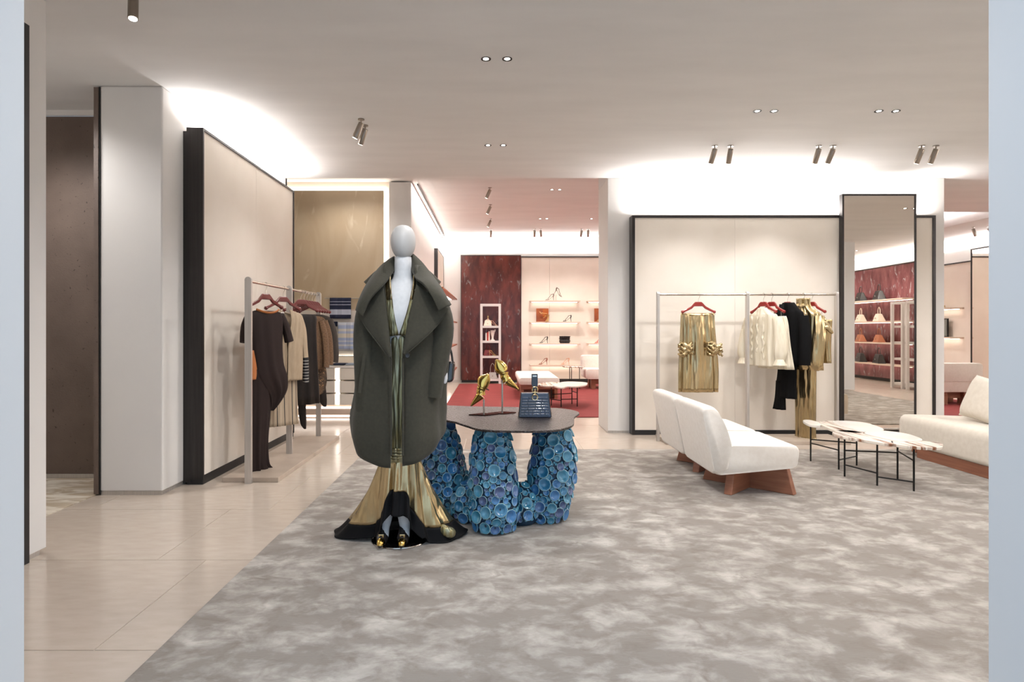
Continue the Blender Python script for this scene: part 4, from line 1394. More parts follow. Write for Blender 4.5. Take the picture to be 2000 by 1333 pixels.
def clip_bar(t, wide, z=-0.30):
    MB().tube([(-wide / 2, 0, z), (wide / 2, 0, z)], 0.003, 6).build('clip_bar', NICKEL, t, smooth=True)
    for s in (-1, 1):
        c = MB().box(s * wide * 0.38 - 0.009, s * wide * 0.38 + 0.009, -0.009, 0.009, z - 0.05, z + 0.008).build('clip', NICKEL, t, bevel=0.003)
        MB().tube([(s * wide * 0.38, 0, z), (s * wide * 0.38, 0, -0.19)], 0.002, 6).build('clip_wire', NICKEL, c)


def garment(name, label, cat, loc, yaw, group):
    return thing(name, label, cat, loc, yaw, group=group)


def sleeve(t, pts, rad, mat, name='sleeve', n=14, w=0.6):
    p = spline(pts, 14)
    rr = spline([Vector((r, 0, 0)) for r in rad], 14)
    return MB().tube(p, [(r[0], r[0] * w) for r in rr], n).build(name, mat, t, smooth=True)


LG = 'garments on the left rail'
LX = -2.07


def ry(px):
    return 2.07 * FPX / (VX - px)


# 1 plum draped dress, angled towards the aisle
yw = R(62)
y1 = ry(519)
hanger('red hanger nearest the camera on the left rail', (LX, y1, RZ), yw, HANGER)
t = garment('draped_dress', 'plum brown draped dress with orange neckline nearest on the left rail', 'dress', (LX, y1, 0), yw, LG)
folds([(1.475, 0.0, 0, 0.12, 0.028), (1.45, 0.0, 0, 0.19, 0.045), (1.38, 0.0, 0, 0.205, 0.06), (1.2, 0, 0, 0.19, 0.07), (1.0, 0.02, 0, 0.18, 0.075), (0.88, 0.05, 0, 0.19, 0.08), (0.78, 0.09, 0, 0.16, 0.075), (0.70, 0.11, 0, 0.11, 0.06), (0.62, 0.09, 0, 0.06, 0.04), (0.56, 0.06, 0, 0.02, 0.02)],
      64, 0.011, 8, 21).build('bodice', PLUM, t, smooth=True, angle=0)
folds([(0.95, -0.06, 0.01, 0.12, 0.06), (0.6, -0.06, 0.01, 0.115, 0.06), (0.3, -0.075, 0.01, 0.10, 0.055), (0.1, -0.07, 0.01, 0.10, 0.05), (0.04, -0.055, 0.01, 0.12, 0.05)], 64, 0.013, 9, 22).build('long_drape', PLUM, t, smooth=True, angle=0)
sleeve(t, [(0.18, 0, 1.44), (0.235, 0, 1.33), (0.27, -0.01, 1.19)], [0.05, 0.062, 0.07], PLUM)
sleeve(t, [(-0.18, 0, 1.44), (-0.225, 0, 1.33), (-0.24, -0.01, 1.19)], [0.05, 0.062, 0.068], PLUM)
MB().tube(spline([(-0.125, -0.02, 1.485), (-0.08, -0.042, 1.468), (0.0, -0.05, 1.455), (0.08, -0.042, 1.468), (0.13, -0.02, 1.487)], 14), [(0.007, 0.012)] * 14, 8).build('neck_trim', ORANGE, t, smooth=True)
MB().tube(spline([(-0.205, -0.03, 1.46), (-0.235, -0.03, 1.38), (-0.235, -0.035, 1.28)], 10), [(0.012, 0.012)] * 10, 8).build('side_trim', ORANGE, t, smooth=True)
folds([(1.12, -0.16, 0.0, 0.045, 0.03), (0.95, -0.15, 0.0, 0.06, 0.04), (0.86, -0.15, 0, 0.055, 0.04)], 24, 0.003, 5, 5).build('lining_patch', ORANGE, t, smooth=True, angle=0)

# 2 beige cardigan over pleated skirt
yw = R(52)
y2 = ry(553)
hanger('red hanger holding the beige cardigan on the left rail', (LX, y2, RZ), yw, HANGER)
t = garment('cardigan', 'long beige V-neck cardigan with black striped cuff on the left rail', 'cardigan', (LX, y2, 0), yw, LG)
for s in (-1, 1):
    a = [(s * 0.055, -0.03, 1.50), (s * 0.06, -0.05, 1.40), (s * 0.035, -0.062, 1.25), (s * 0.012, -0.068, 1.12), (s * 0.012, -0.066, 0.95), (s * 0.012, -0.062, 0.80)]
    b = [(s * 0.20, -0.005, 1.455), (s * 0.205, -0.03, 1.38), (s * 0.195, -0.04, 1.25), (s * 0.19, -0.042, 1.1), (s * 0.19, -0.042, 0.95), (s * 0.185, -0.04, 0.80)]
    A, B = spline(a, 24), spline(b, 24)
    rows = [[p.lerp(q, k / 12) + Vector((0, -0.012 * math.sin(PI * k / 12) - 0.005 * math.sin(k * 1.6 + i * 0.08), 0)) for k in range(13)] for i, (p, q) in enumerate(zip(A, B))]
    MB().grid(rows).build('front_panel', BEIGE, t, smooth=True, thick=0.01, angle=0)
    MB().tube([p + Vector((0, -0.006, 0)) for p in A], [(0.009, 0.006)] * 24, 8).build('placket', BEIGE, t, smooth=True)
rows = []
for i in range(16):
    z = 1.50 - 0.70 * i / 15
    hw = 0.10 + 0.10 * min(1, i / 1.5)
    rows.append([(hw * u, 0.03 + 0.025 * (1 - u * u) + 0.004 * math.sin(6 * u + 0.3 * i), z - (0.04 * abs(u) if i == 0 else 0)) for u in [k / 8 - 1 for k in range(17)]])
MB().grid(rows).build('back_panel', BEIGE, t, smooth=True, thick=0.01, angle=0)
for s in (-1, 1):
    sleeve(t, [(s * 0.185, 0.0, 1.44), (s * 0.225, 0.0, 1.3), (s * 0.24, -0.01, 1.1), (s * 0.245, -0.015, 1.02)], [0.045, 0.055, 0.05, 0.05], BEIGE)
    cuff = stripes('black_white_cuff_%d' % (s + 1), 2, [(0.0, '#1b1a1d')] + [q for k in range(8) for q in ((0.06 + k * 0.115, '#d8d2c9'), (0.078 + k * 0.115, '#1b1a1d'))], scale=1 / 0.26, off=-0.76 / 0.26)
    sleeve(t, [(s * 0.245, -0.015, 1.02), (s * 0.247, -0.018, 0.9), (s * 0.247, -0.02, 0.765)], [0.051, 0.05, 0.048], cuff, 'cuff')
box(-0.022, 0.022, 0.018, 0.022, 1.462, 1.478).build('neck_label', WHITEP, t)
t = garment('pleated_skirt', 'beige pleated midi skirt with thin black lines under the cardigan', 'skirt', (LX, y2 + 0.01, 0), yw, LG)
sk = stripes('beige_pleats', 0, [(0.0, '#a9967f'), (0.22, '#1b1a1d'), (0.245, '#b5a38c'), (0.44, '#1b1a1d'), (0.462, '#ab9881'), (0.7, '#1b1a1d'), (0.735, '#b5a38c'), (0.86, '#1b1a1d'), (0.885, '#ab9881')], scale=1 / 0.34, off=0.5)
folds([(0.88, 0, 0, 0.15, 0.035), (0.6, 0, 0, 0.155, 0.04), (0.36, 0, 0, 0.165, 0.05)], 96, 0.006, 16, 8).build('skirt', sk, t, smooth=True, angle=0)

# 3 dark brown dress
yw = R(42)
y3 = ry(588)
hanger('red hanger of the sleeveless dark dress, first beyond the middle post', (LX, y3, RZ), yw, HANGER)
t = garment('sleeveless_dress', 'sleeveless dark brown satin dress beyond the middle post of the left rail', 'dress', (LX, y3, 0), yw, LG)
folds([(1.47, 0, 0, 0.13, 0.03), (1.44, 0, 0, 0.18, 0.045), (1.3, 0, 0, 0.175, 0.06), (1.0, 0, 0, 0.185, 0.07), (0.5, 0, 0, 0.215, 0.08)], 72, 0.011, 10, 31).build('dress_body', BLKDR, t, smooth=True, angle=0)
box(-0.02, 0.02, -0.034, -0.03, 1.448, 1.462).build('neck_label', WHITEP, t)

# 4-5 tweed jackets, 6 scarf-print skirt, 7 charcoal jacket
def jacket(label, px, yw, mat, z0, z1, hw, seed, sl=True, nm='jacket'):
    yy = ry(px)
    t = garment(nm, label, 'jacket', (LX, yy, 0), yw, LG)
    folds([(z0, 0, 0, 0.10, 0.03), (z0 - 0.04, 0, 0, hw * 0.95, 0.03), (z0 - 0.2, 0, 0, hw, 0.036), ((z0 + z1) / 2, 0, 0, hw * 0.96, 0.036), (z1, 0, 0, hw * 1.02, 0.038)], 64, 0.006, 8, seed).build('jacket_body', mat, t, smooth=True, angle=0)
    for s in (-1, 1):
        sleeve(t, [(s * hw * 0.92, 0, z0 - 0.055), (s * hw * 1.14, 0, z0 - 0.22), (s * hw * 1.2, -0.02, z0 - 0.45), (s * hw * 1.16, -0.03, z1 + 0.02)], [0.05, 0.062, 0.058, 0.055], mat)
    return t


for k, (px, ml) in enumerate(((594, 'second'), (599.5, 'third'), (605, 'fourth'), (610, 'fifth'), (615, 'last'))):
    hanger('%s red hanger beyond the middle post of the left rail' % ml, (LX, ry(px), RZ), R(42), HANGER)
jacket('short brown tweed jacket hanging just behind the sleeveless dark dress', 596, R(42), TWEED, 1.46, 0.86, 0.20, 41)
jacket('longer brown tweed jacket with a dark lapel edge on the left rail', 604, R(42), TWEED, 1.46, 0.88, 0.205, 42)
jacket('plain charcoal brown jacket at the far end of the left rail', 613, R(40), CHAR, 1.48, 0.90, 0.215, 43)
t = garment('printed_skirt', 'brown printed wrap skirt with dark tail under the tweed jackets', 'skirt', (LX, ry(602), 0), R(42), LG)
folds([(0.94, 0.03, 0, 0.17, 0.04), (0.75, 0.04, 0, 0.18, 0.05), (0.6, 0.03, 0, 0.15, 0.05), (0.55, 0.0, 0, 0.09, 0.04)], 48, 0.01, 7, 51).build('wrap', M('paisley_print', '#5c432c', 0.8, var='#2a211a', scale=14, third='#9a7650', t_lo=0.6, t_hi=0.63, t_scale=40), t, smooth=True, angle=0)
folds([(0.66, -0.08, -0.03, 0.05, 0.02), (0.45, -0.085, -0.03, 0.045, 0.02), (0.27, -0.07, -0.03, 0.035, 0.015), (0.2, -0.05, -0.03, 0.008, 0.006)], 24, 0.004, 5, 52).build('dark_tail', BLKDR, t, smooth=True, angle=0)
folds([(0.75, 0.17, 0.02, 0.04, 0.02), (0.5, 0.19, 0.02, 0.045, 0.02), (0.42, 0.215, 0.02, 0.012, 0.01)], 24, 0.003, 5, 53).build('dark_tail', BLKDR, t, smooth=True, angle=0)

# right rail -----------------------------------------------------------
RG = 'garments on the right rail'
RY_ = 7.19
rx = lambda px: (px - VX) * RY_ / FPX
rz_ = lambda py: CAM_H - (py - VY) * RY_ / FPX
X0 = rx(1364)
h1 = hanger('red hanger facing front at left of the right rail, holding the gold skirt', (X0, RY_, RZ), 0, HANGER2, 0.40)
clip_bar(h1, 0.40, -0.232)
t = garment('gold_skirt', 'gold lame skirt with two ruffled pockets hanging flat at left of the right rail', 'skirt', (X0, RY_ - 0.0, 0), 0, RG)
folds([(rz_(612), -0.01, 0, 0.188, 0.025), (rz_(640), -0.01, 0, 0.195, 0.05), (rz_(675), -0.005, 0, 0.21, 0.06), (rz_(720), -0.0, 0, 0.23, 0.065), (rz_(766), -0.002, 0, 0.232, 0.065)], 96, 0.009, 9, 61, grow=False).build('skirt', GOLD, t, smooth=True, angle=0)
for s, px, py in ((-1, 1335, 683), (1, 1392, 683)):
    c = Vector((rx(px) - X0, -0.075, rz_(py)))
    rng = random.Random(60 + s)
    for k in range(4):
        pts = spline([c + Vector((-0.085 + 0.17 * u, -0.02 * math.sin(PI * u) + rng.uniform(-.012, .012), 0.055 - 0.032 * k + 0.022 * math.sin(2.5 * PI * u + k) - 0.02 * s * (u - .5))) for u in [q / 6 for q in range(7)]], 20)
        MB().tube(pts, [0.010 + 0.020 * math.sin(PI * q / 19) + 0.005 * math.sin(q * 1.9 + k) for q in range(20)], 10).build('pocket_ruffle', GOLD, t, smooth=True)
MB().tube(spline([(-0.185, -0.012, rz_(613)), (-0.1, -0.028, rz_(615)), (0, -0.032, rz_(616)), (0.1, -0.028, rz_(615)), (0.17, -0.012, rz_(613))], 40), [0.006 + 0.003 * math.sin(i * 1.6) for i in range(40)], 8).build('waistband', GOLD, t, smooth=True)

YW = R(-63)


def rgar(name, label, cat, px, yw=YW):
    return garment(name, label, cat, (rx(px), RY_, 0), yw, RG)


for px, lb, cl in ((1491, 'red hanger of the cream ruffled blouse on the right rail', 0), (1507, 'red hanger of the cream skirt on the right rail', 1), (1538, 'red hanger of the black jacket on the right rail', 0), (1585, 'rightmost red hanger with clips on the right rail', 1), (1569, 'red hanger hidden inside the gold jacket on the right rail', 0)):
    hh = hanger(lb, (rx(px), RY_, RZ), YW, HANGER2, 0.26 if px in (1538, 1569) else 0.36)
    if cl:
        clip_bar(hh, 0.34, -0.27)
# cream blouse
t = rgar('ruffled_blouse', 'cream silk blouse with ruffles on the right rail', 'blouse', 1490)
folds([(1.56, 0, 0, 0.055, 0.04), (1.50, 0, 0, 0.13, 0.05), (1.45, 0, 0, 0.20, 0.06), (1.2, 0, 0, 0.20, 0.08), (0.98, 0, 0, 0.215, 0.09), (0.88, 0, 0, 0.225, 0.09)], 72, 0.012, 9, 71).build('blouse_body', CREAMS, t, smooth=True, angle=0)
for s in (-1, 1):
    sleeve(t, [(s * 0.19, 0, 1.44), (s * 0.235, 0, 1.25), (s * 0.255, -0.02, 1.05), (s * 0.25, -0.03, 0.96)], [0.055, 0.07, 0.075, 0.05], CREAMS)
    MB().tube([(s * 0.25, -0.03, 0.965), (s * 0.25, -0.03, 0.95), (s * 0.25, -0.03, 0.90)], [0.045, 0.05, 0.075], 16).build('cuff', CREAMS, t, smooth=True)
for k in range(3):
    x = -0.09 + 0.08 * k
    pts = spline([(x + 0.009 * math.sin(i * 1.7 + k), -0.083 - 0.006 * math.sin(i * 2.3), 1.46 - 0.045 * i) for i in range(12)], 48)
    MB().tube(pts, [(0.010 + 0.004 * math.sin(i * 0.9), 0.010) for i in range(48)], 8).build('ruffle', CREAMS, t, smooth=True)
t = rgar('cream_skirt', 'cream silk skirt clipped behind the ruffled blouse', 'skirt', 1509)
folds([(1.46, 0.02, 0, 0.16, 0.04), (1.35, 0.03, 0, 0.175, 0.055), (1.1, 0.04, 0, 0.19, 0.065), (0.85, 0.05, 0, 0.22, 0.08)], 72, 0.013, 11, 72).build('skirt', CREAMS, t, smooth=True, angle=0)
# black jacket with hanging trousers
t = rgar('black_jacket', 'black satin tuxedo jacket in the middle of the right rail', 'jacket', 1540)
folds([(1.62, 0.0, 0, 0.07, 0.05), (1.54, 0, 0, 0.14, 0.055), (1.47, 0, 0, 0.20, 0.06), (1.2, 0, 0, 0.19, 0.07), (0.9, 0.02, 0, 0.20, 0.08)], 64, 0.009, 7, 81).build('jacket_body', M('black_crepe', '#0c0b0c', 0.8, spec=0.15), t, smooth=True, angle=0)
for s in (-1, 1):
    sleeve(t, [(s * 0.19, 0, 1.46), (s * 0.225, -0.01, 1.25), (s * 0.235, -0.03, 1.05), (s * 0.23, -0.03, 0.9)], [0.055, 0.062, 0.06, 0.06], MATS['black_crepe'])
MB().tube(spline([(-0.04, -0.06, 1.6), (-0.03, -0.085, 1.45), (0.0, -0.09, 1.25), (0.01, -0.09, 1.05)], 16), [(0.03, 0.008)] * 16, 8).build('lapel', BLACKC, t, smooth=True)
t = rgar('black_trousers', 'black trousers draped long below the black jacket', 'trousers', 1536)
folds([(0.95, 0.0, 0.02, 0.12, 0.05), (0.75, -0.01, 0.02, 0.125, 0.05), (0.62, -0.02, 0.02, 0.13, 0.05), (0.5, -0.01, 0.02, 0.12, 0.05)], 48, 0.009, 8, 83).build('trouser_leg', MATS['black_crepe'], t, smooth=True, angle=0)
folds([(0.7, -0.08, 0.0, 0.06, 0.03), (0.5, -0.085, 0.0, 0.065, 0.03), (0.36, -0.095, 0.0, 0.075, 0.035)], 40, 0.007, 6, 84).build('trouser_leg', MATS['black_crepe'], t, smooth=True, angle=0)
# gold jacket and trousers
t = rgar('gold_jacket', 'gold lame high-collared jacket with puffed cuffs on the right rail', 'jacket', 1569)
folds([(1.67, 0, 0, 0.07, 0.05), (1.585, 0, 0, 0.08, 0.055), (1.52, 0, 0, 0.15, 0.06), (1.45, 0, 0, 0.21, 0.065), (1.15, 0, 0, 0.215, 0.085), (0.84, 0.01, 0, 0.225, 0.09)], 72, 0.012, 8, 91, grow=False).build('jacket_body', GOLD, t, smooth=True, angle=0)
for s in (-1, 1):
    sleeve(t, [(s * 0.2, 0, 1.46), (s * 0.225, -0.03, 1.25), (s * 0.22, -0.06, 1.05), (s * 0.2, -0.07, 0.92), (s * 0.19, -0.07, 0.84)], [0.055, 0.07, 0.075, 0.085, 0.05], GOLD, n=18)
MB().tube(spline([(-0.05, -0.05, 1.6), (0.0, -0.07, 1.585), (0.05, -0.05, 1.6)], 10), [(0.03, 0.008)] * 10, 8).build('collar', GOLD, t, smooth=True)
t = rgar('gold_trousers', 'gold lame trousers reaching the floor below the gold jacket', 'trousers', 1571)
folds([(0.95, 0.0, 0.02, 0.13, 0.05), (0.5, 0.0, 0.02, 0.125, 0.05), (0.1, 0.0, 0.02, 0.125, 0.055), (0.04, 0.0, 0.02, 0.13, 0.06)], 48, 0.008, 6, 93, grow=False).build('trouser_legs', GOLD, t, smooth=True, angle=0)
# short gold top
t = rgar('strapless_bodice', 'short gold lame strapless top with a bow at the right end of the rail', 'bodice', 1592)
folds([(1.42, 0.03, 0, 0.16, 0.05), (1.3, 0.03, 0, 0.15, 0.06), (1.1, 0.03, 0, 0.15, 0.06), (0.92, 0.03, 0, 0.165, 0.065)], 64, 0.012, 8, 95, grow=False).build('top_body', GOLD, t, smooth=True, angle=0)
for k in range(3):
    c = Vector((0.13 + 0.03 * k, -0.05, 1.4 - 0.05 * k))
    MB().tube(spline([c + Vector((-0.08, 0, 0.03)), c + Vector((-0.03, -0.04, 0.0)), c + Vector((0.02, -0.04, 0.03)), c + Vector((0.06, 0, -0.04))], 14), [0.012 + 0.024 * math.sin(PI * i / 13) for i in range(14)], 10).build('bow_fold', GOLD, t, smooth=True)

# ------------------------------------------------------------------ back room
def far_wall():
    Y = 15.2
    t = thing('red_marble_panel', 'tall dark red marble wall panel in the back room', 'wall panel', (-0.05, 15.25, 0))
    box(-0.785, 0.684, Y, 15.3, 0.06, 3.137).build('slab', REDMARB, t, w=True)
    box(-0.80, 0.69, Y - 0.004, 15.3, 3.137, 3.155).build('frame_top', DARK, t, w=True)
    for a in (-0.80, 0.684):
        box(a, a + 0.012, Y - 0.004, 15.3, 0.06, 3.137).build('frame_side', DARK, t, w=True)
    box(-0.78, 0.68, Y + 0.02, 15.3, 0, 0.06).build('plinth', BLACKFR, t, w=True)
    t = thing('cream_panelling', 'cream wall panelling behind the back room shelves', 'wall panel', (5.0, 15.25, 0))
    x = 0.70
    while x < 9.9:
        w = 0.70 if x < 0.8 else 1.48
        box(x, min(x + w, 9.98) - 0.004, 15.22, 15.3, 0.09, 3.10).build('panel_board', CREAM, t, w=True)
        x += w
    box(0.70, 9.98, 15.20, 15.3, 3.10, 3.125).build('frame_top', DARK, t, w=True)
    box(0.70, 9.98, 15.22, 15.3, 0.0, 0.09).build('plinth', BLACKFR, t, w=True)


far_wall()
SZ = (2.02, 1.50, 0.975, 0.45)
names = ('top', 'second', 'third', 'bottom')
for b, x0 in enumerate((0.90, 2.31)):
    x1 = x0 + 1.22
    for k, z in enumerate(SZ):
        t = thing('wall_shelf', '%s lit shelf of the %s bay on the back room cream wall' % (names[k], ('left', 'right')[b]), 'shelf', ((x0 + x1) / 2, 15.06, z - 0.04), group='lit shelves in the back room')
        box(x0, x1, 14.90, 15.22, z - 0.035, z).build('board', SHELFM, t, w=True, bevel=0.003)
        box(x0 + 0.05, x1 - 0.05, 15.12, 15.17, z - 0.043, z - 0.035).build('light_strip', LED, t, w=True)
for k, z in enumerate((2.06, 1.5, 0.965, 0.40)):
    t = thing('wall_shelf', '%s copper shelf along the back room left wall behind the mannequin' % names[k], 'shelf', (-1.07, 12.9, z - 0.04), group='copper shelves on the left wall of the back room')
    box(-1.275, -0.875, 10.8, 15.0, z - 0.03, z).build('board', SHELFO, t, w=True, bevel=0.003)
    for a, b in ((11.0, 12.8), (13.0, 14.8)):
        box(-1.06, -1.0, a, b, z - 0.036, z - 0.03).build('light_strip', LED, t, w=True)
t = thing('wall_panel', 'narrow dark framed panel on the back room left wall', 'wall panel', (-1.23, 14.1, 0))
box(-1.275, -1.197, 13.3, 13.33, 2.1, 3.07).build('frame_side', DARK, t, w=True)
box(-1.275, -1.205, 13.33, 14.9, 2.1, 3.06).build('panel_board', CREAM, t, w=True)
box(-1.275, -1.197, 14.9, 14.93, 2.1, 3.07).build('frame_side', DARK, t, w=True)
box(-1.275, -1.197, 13.33, 14.9, 3.06, 3.07).build('frame_top', DARK, t, w=True)


def sandal(label, loc, mat, rotz=0.0, s=1.0, pitch=0.0, group='heeled sandals on the back room shelves'):
    """toe towards -x"""
    t = thing('heeled_sandal', label, 'shoe', loc, rotz, group)
    sole = spline([(-0.115, 0, 0.006), (-0.075, 0, 0.006), (-0.04, 0, 0.012), (0.01, 0, 0.05), (0.05, 0, 0.088), (0.085, 0, 0.10)], 16)
    rr = [(0.016 + 0.02 * math.sin(PI * min(1, i / 9)) if i < 9 else 0.024, 0.006) for i in range(16)]
    mb = MB()
    rows = [[(p.x, w[0] * k, p.z + h) for k, h in ((-1, 0), (1, 0), (1, 0.008), (-1, 0.008))] for p, w in zip(sole, rr)]
    mb.rings(rows).build('sole', mat, t, smooth=True)
    MB().tube([(0.08, 0, 0.1), (0.088, 0, 0.05), (0.092, 0, 0.0)], [0.012, 0.006, 0.005], 8).build('heel', mat, t, smooth=True)
    for x, z, w, h in ((-0.085, 0.008, 0.03, 0.03), (-0.05, 0.012, 0.034, 0.045)):
        MB().tube([(x + 0.008 * math.sin(a), w * math.cos(a), z + h * math.sin(a)) for a in [PI * k / 10 for k in range(11)]], [(0.008, 0.004)] * 11, 8).build('strap', mat, t, smooth=True)
    MB().tube([(0.06 + 0.035 * math.cos(a), 0.03 * math.sin(a), 0.155 + 0.01 * math.cos(a)) for a in [2 * PI * k / 16 for k in range(17)]], [(0.007, 0.004)] * 17, 8).build('ankle_strap', mat, t, smooth=True)
    MB().tube(spline([(0.082, 0, 0.10), (0.092, 0, 0.13), (0.092, 0, 0.16)], 6), [(0.022, 0.005)] * 6, 8).build('heel_counter', mat, t, smooth=True)
    MB().tube(spline([(-0.05, 0, 0.05), (0.0, 0, 0.10), (0.03, 0, 0.145)], 6), 0.006, 8).build('strap', mat, t, smooth=True)
    t.scale = (s, s, s)
    t.rotation_euler = (0, pitch, rotz)
    return t


def sx(px, Y=15.02):
    return (px - VX) * Y / FPX


sandal('grey heeled sandal standing on the top back shelf', (sx(1074), 15.02, SZ[0]), SHOE_GR)
s = sandal('grey heeled sandal tilted up on a small stand, top back shelf', (sx(1089), 15.02, SZ[0] + 0.13), SHOE_GR, R(180), 1.0, R(-25))
tt = thing('shoe_riser', 'thin clear rod lifting the tilted sandal on the top back shelf', 'display stand', (sx(1086), 15.02, SZ[0]))
MB().tube([(0, 0, 0), (0, 0, 0.14)], 0.005, 8).build('rod', NICKEL, tt)
MB().lathe([(0.03, 0), (0.03, 0.006)], 16).build('foot', NICKEL, tt)
sandal('black heeled sandal at right on the second back shelf', (sx(1108), 15.02, SZ[1]), SHOE_B)
sandal('black heeled sandal at left on the third back shelf', (sx(1062), 15.02, SZ[2]), SHOE_B)
sandal('tan heeled sandal at left on the bottom back shelf', (sx(1061), 15.02, SZ[3]), SHOE_T)
sandal('nude heeled sandal at right on the bottom back shelf', (sx(1104), 15.02, SZ[3]), SHOE_N)


def picture_box(label, px0, px1, z, h):
    x0, x1 = sx(px0), sx(px1)
    t = thing('display_board', label, 'display board', ((x0 + x1) / 2, 15.1, z))
    box(-(x1 - x0) / 2, (x1 - x0) / 2, 0.0, 0.04, 0.0, h).build('board', PAPER, t, bevel=0.003)
    box((x1 - x0) * 0.02, (x1 - x0) / 2 - 0.01, -0.006, 0.0, 0.12, h - 0.015).build('inset', M('rust_gloss', '#b5612c', 0.25), t)
    return t


picture_box('rust coloured display board on the second back shelf of the left bay', 1048, 1072, SZ[1], 0.33)
sandal('pale gold sandal hung upright before the rust board', (sx(1057), 15.0, SZ[1] + 0.16), SHOE_G, 0.0, 0.9, R(60))
sandal('pale gold sandal standing before the rust board', (sx(1069), 14.97, SZ[1]), SHOE_G, R(70), 1.0)
picture_box('rust coloured display board on the second back shelf of the right bay', 1162, 1186, SZ[1], 0.33)
sandal('pale gold sandal before the right rust board', (sx(1170), 14.98, SZ[1]), SHOE_G, R(60), 1.0)
sandal('small red sandal on the third back shelf of the right bay', (sx(1170), 15.02, SZ[2]), M('coral_leather', '#c8503c', 0.4))


def ruffle_clutch():
    t = thing('ruffled_clutch', 'black ruffled clutch bag on the third back shelf', 'handbag', (sx(1103), 15.02, SZ[2]))
    folds([(0.0, 0, 0, 0.11, 0.05), (0.06, 0, 0, 0.135, 0.06), (0.085, 0, 0, 0.12, 0.05)], 48, 0.004, 12, 5, grow=False).build('body', SHOE_B, t, smooth=True, angle=0)
    for k in range(3):
        folds([(0.085 + 0.025 * k, 0, 0, 0.11, 0.035), (0.115 + 0.03 * k, 0, 0, 0.13, 0.055)], 64, 0.01, 13, 6 + k, grow=False, sub=5).build('ruffle', SHOE_B, t, smooth=True, angle=0)


ruffle_clutch()


def ladder_shelf(label, x0, x1, y0, y1, h, zs, rotated=False):
    t = thing('tower_shelf', label, 'shelf', ((x0 + x1) / 2, (y0 + y1) / 2, 0.0), group='white metal tower shelves')
    W = M('white_metal', '#dcd6d2', 0.35, 0.2)
    r = 0.028
    for x in (x0, x1 - 2 * r):
        for y in (y0, y1 - 2 * r):
            box(x, x + 2 * r, y, y + 2 * r, 0.0, h).build('post', W, t, w=True, bevel=0.003)
    for x in (x0, x1 - 2 * r):
        box(x, x + 2 * r, y0 + 2 * r, y1 - 2 * r, h - 0.05, h).build('top_rail', W, t, w=True)
    for y in (y0, y1 - 2 * r):
        box(x0 + 2 * r, x1 - 2 * r, y, y + 2 * r, h - 0.05, h).build('top_rail', W, t, w=True)
    for z in zs:
        box(x0 + 2 * r, x1 - 2 * r, y0, y1, z - 0.05, z).build('board', W, t, w=True, bevel=0.003)
    return t


LZ = (1.40, 1.04, 0.675, 0.12)
ladder_shelf('white tower shelf before the red marble panel in the back room', -0.31, 0.19, 14.76, 15.12, 1.93, LZ)
lx = lambda px: (px - VX) * 14.9 / FPX


def handbag(label, loc, mat, w=0.28, h=0.17, rotz=0.0, group=None, hh=0.13, d=0.12):
    t = thing('handbag', label, 'handbag', loc, rotz, group)
    mb = MB()
    a, b = w / 2, w / 2 * 0.66
    mb.add([(-a, -d / 2, 0), (a, -d / 2, 0), (a, d / 2, 0), (-a, d / 2, 0), (-b, -d / 6, h), (b, -d / 6, h), (b, d / 6, h), (-b, d / 6, h)],
           [(0, 3, 2, 1), (4, 5, 6, 7), (0, 1, 5, 4), (1, 2, 6, 5), (2, 3, 7, 6), (3, 0, 4, 7)])
    mb.build('body', mat, t, bevel=0.015)
    fv = [(-b * 1.02, -d / 6 - 0.006, h + 0.004), (b * 1.02, -d / 6 - 0.006, h + 0.004), (b * 1.25, -d / 3 - 0.008, h * 0.45), (0, -d / 3 - 0.016, h * 0.36), (-b * 1.25, -d / 3 - 0.008, h * 0.45)]
    MB().add(fv + [(x, y + 0.006, z) for x, y, z in fv], [(0, 1, 2, 3, 4), (9, 8, 7, 6, 5)] + [(i, (i + 1) % 5, 5 + (i + 1) % 5, 5 + i) for i in range(5)]).build('flap', mat, t, bevel=0.002)
    MB().tube(spline([(-b * 0.62, 0, h), (-b * 0.6, 0, h + hh * 0.6), (0, 0, h + hh), (b * 0.6, 0, h + hh * 0.6), (b * 0.62, 0, h)], 18), 0.0085, 8).build('handle', mat, t, smooth=True)
    MB().tube([(0, -d / 3 - 0.02, h * 0.38), (0, -d / 3 - 0.02, h * 0.5)], 0.012, 8).build('clasp', NICKEL, t, smooth=True)
    return t


handbag('cream box bag on the highest board of the white tower shelf', (lx(952.5), 14.92, LZ[0]), CREAMB, 0.2, 0.13, hh=0.02)
tt = thing('perfume_bottle', 'slim pale bottle standing behind the cream box bag', 'bottle', (lx(953), 15.03, LZ[0]))
MB().lathe([(0.025, 0), (0.025, 0.17), (0.012, 0.18), (0.012, 0.19)], 14).build('glass_body', SHOE_N, tt, smooth=True)
MB().lathe([(0.016, 0.19), (0.016, 0.25)], 14).build('cap', GOLDP, tt, smooth=True)
sandal('nude sandal beside the cream box bag on the tower shelf', (lx(965), 14.9, LZ[0]), SHOE_N, R(180), 0.8)
for k, (px, c, h, nm) in enumerate(((949.5, '#e8ddd4', 0.19, 'white'), (952.8, '#b5392c', 0.21, 'red'), (955.4, '#e6cfc4', 0.23, 'pale pink'))):
    tt = thing('book', 'upright %s book on the middle board of the white tower shelf' % nm, 'book', (lx(px), 14.93, LZ[1]), group='books on the tower shelf')
    cm = M('book_cover_' + nm.replace(' ', '_'), c, 0.6)
    for s in (-1, 1):
        box(s * 0.014 - 0.002, s * 0.014 + 0.002, -0.07, 0.07, 0.0, h).build('cover', cm, tt)
    box(-0.016, 0.016, -0.074, -0.07, 0.0, h).build('spine', cm, tt)
    box(-0.012, 0.012, -0.068, 0.066, 0.004, h - 0.006).build('pages', WHITEP, tt)
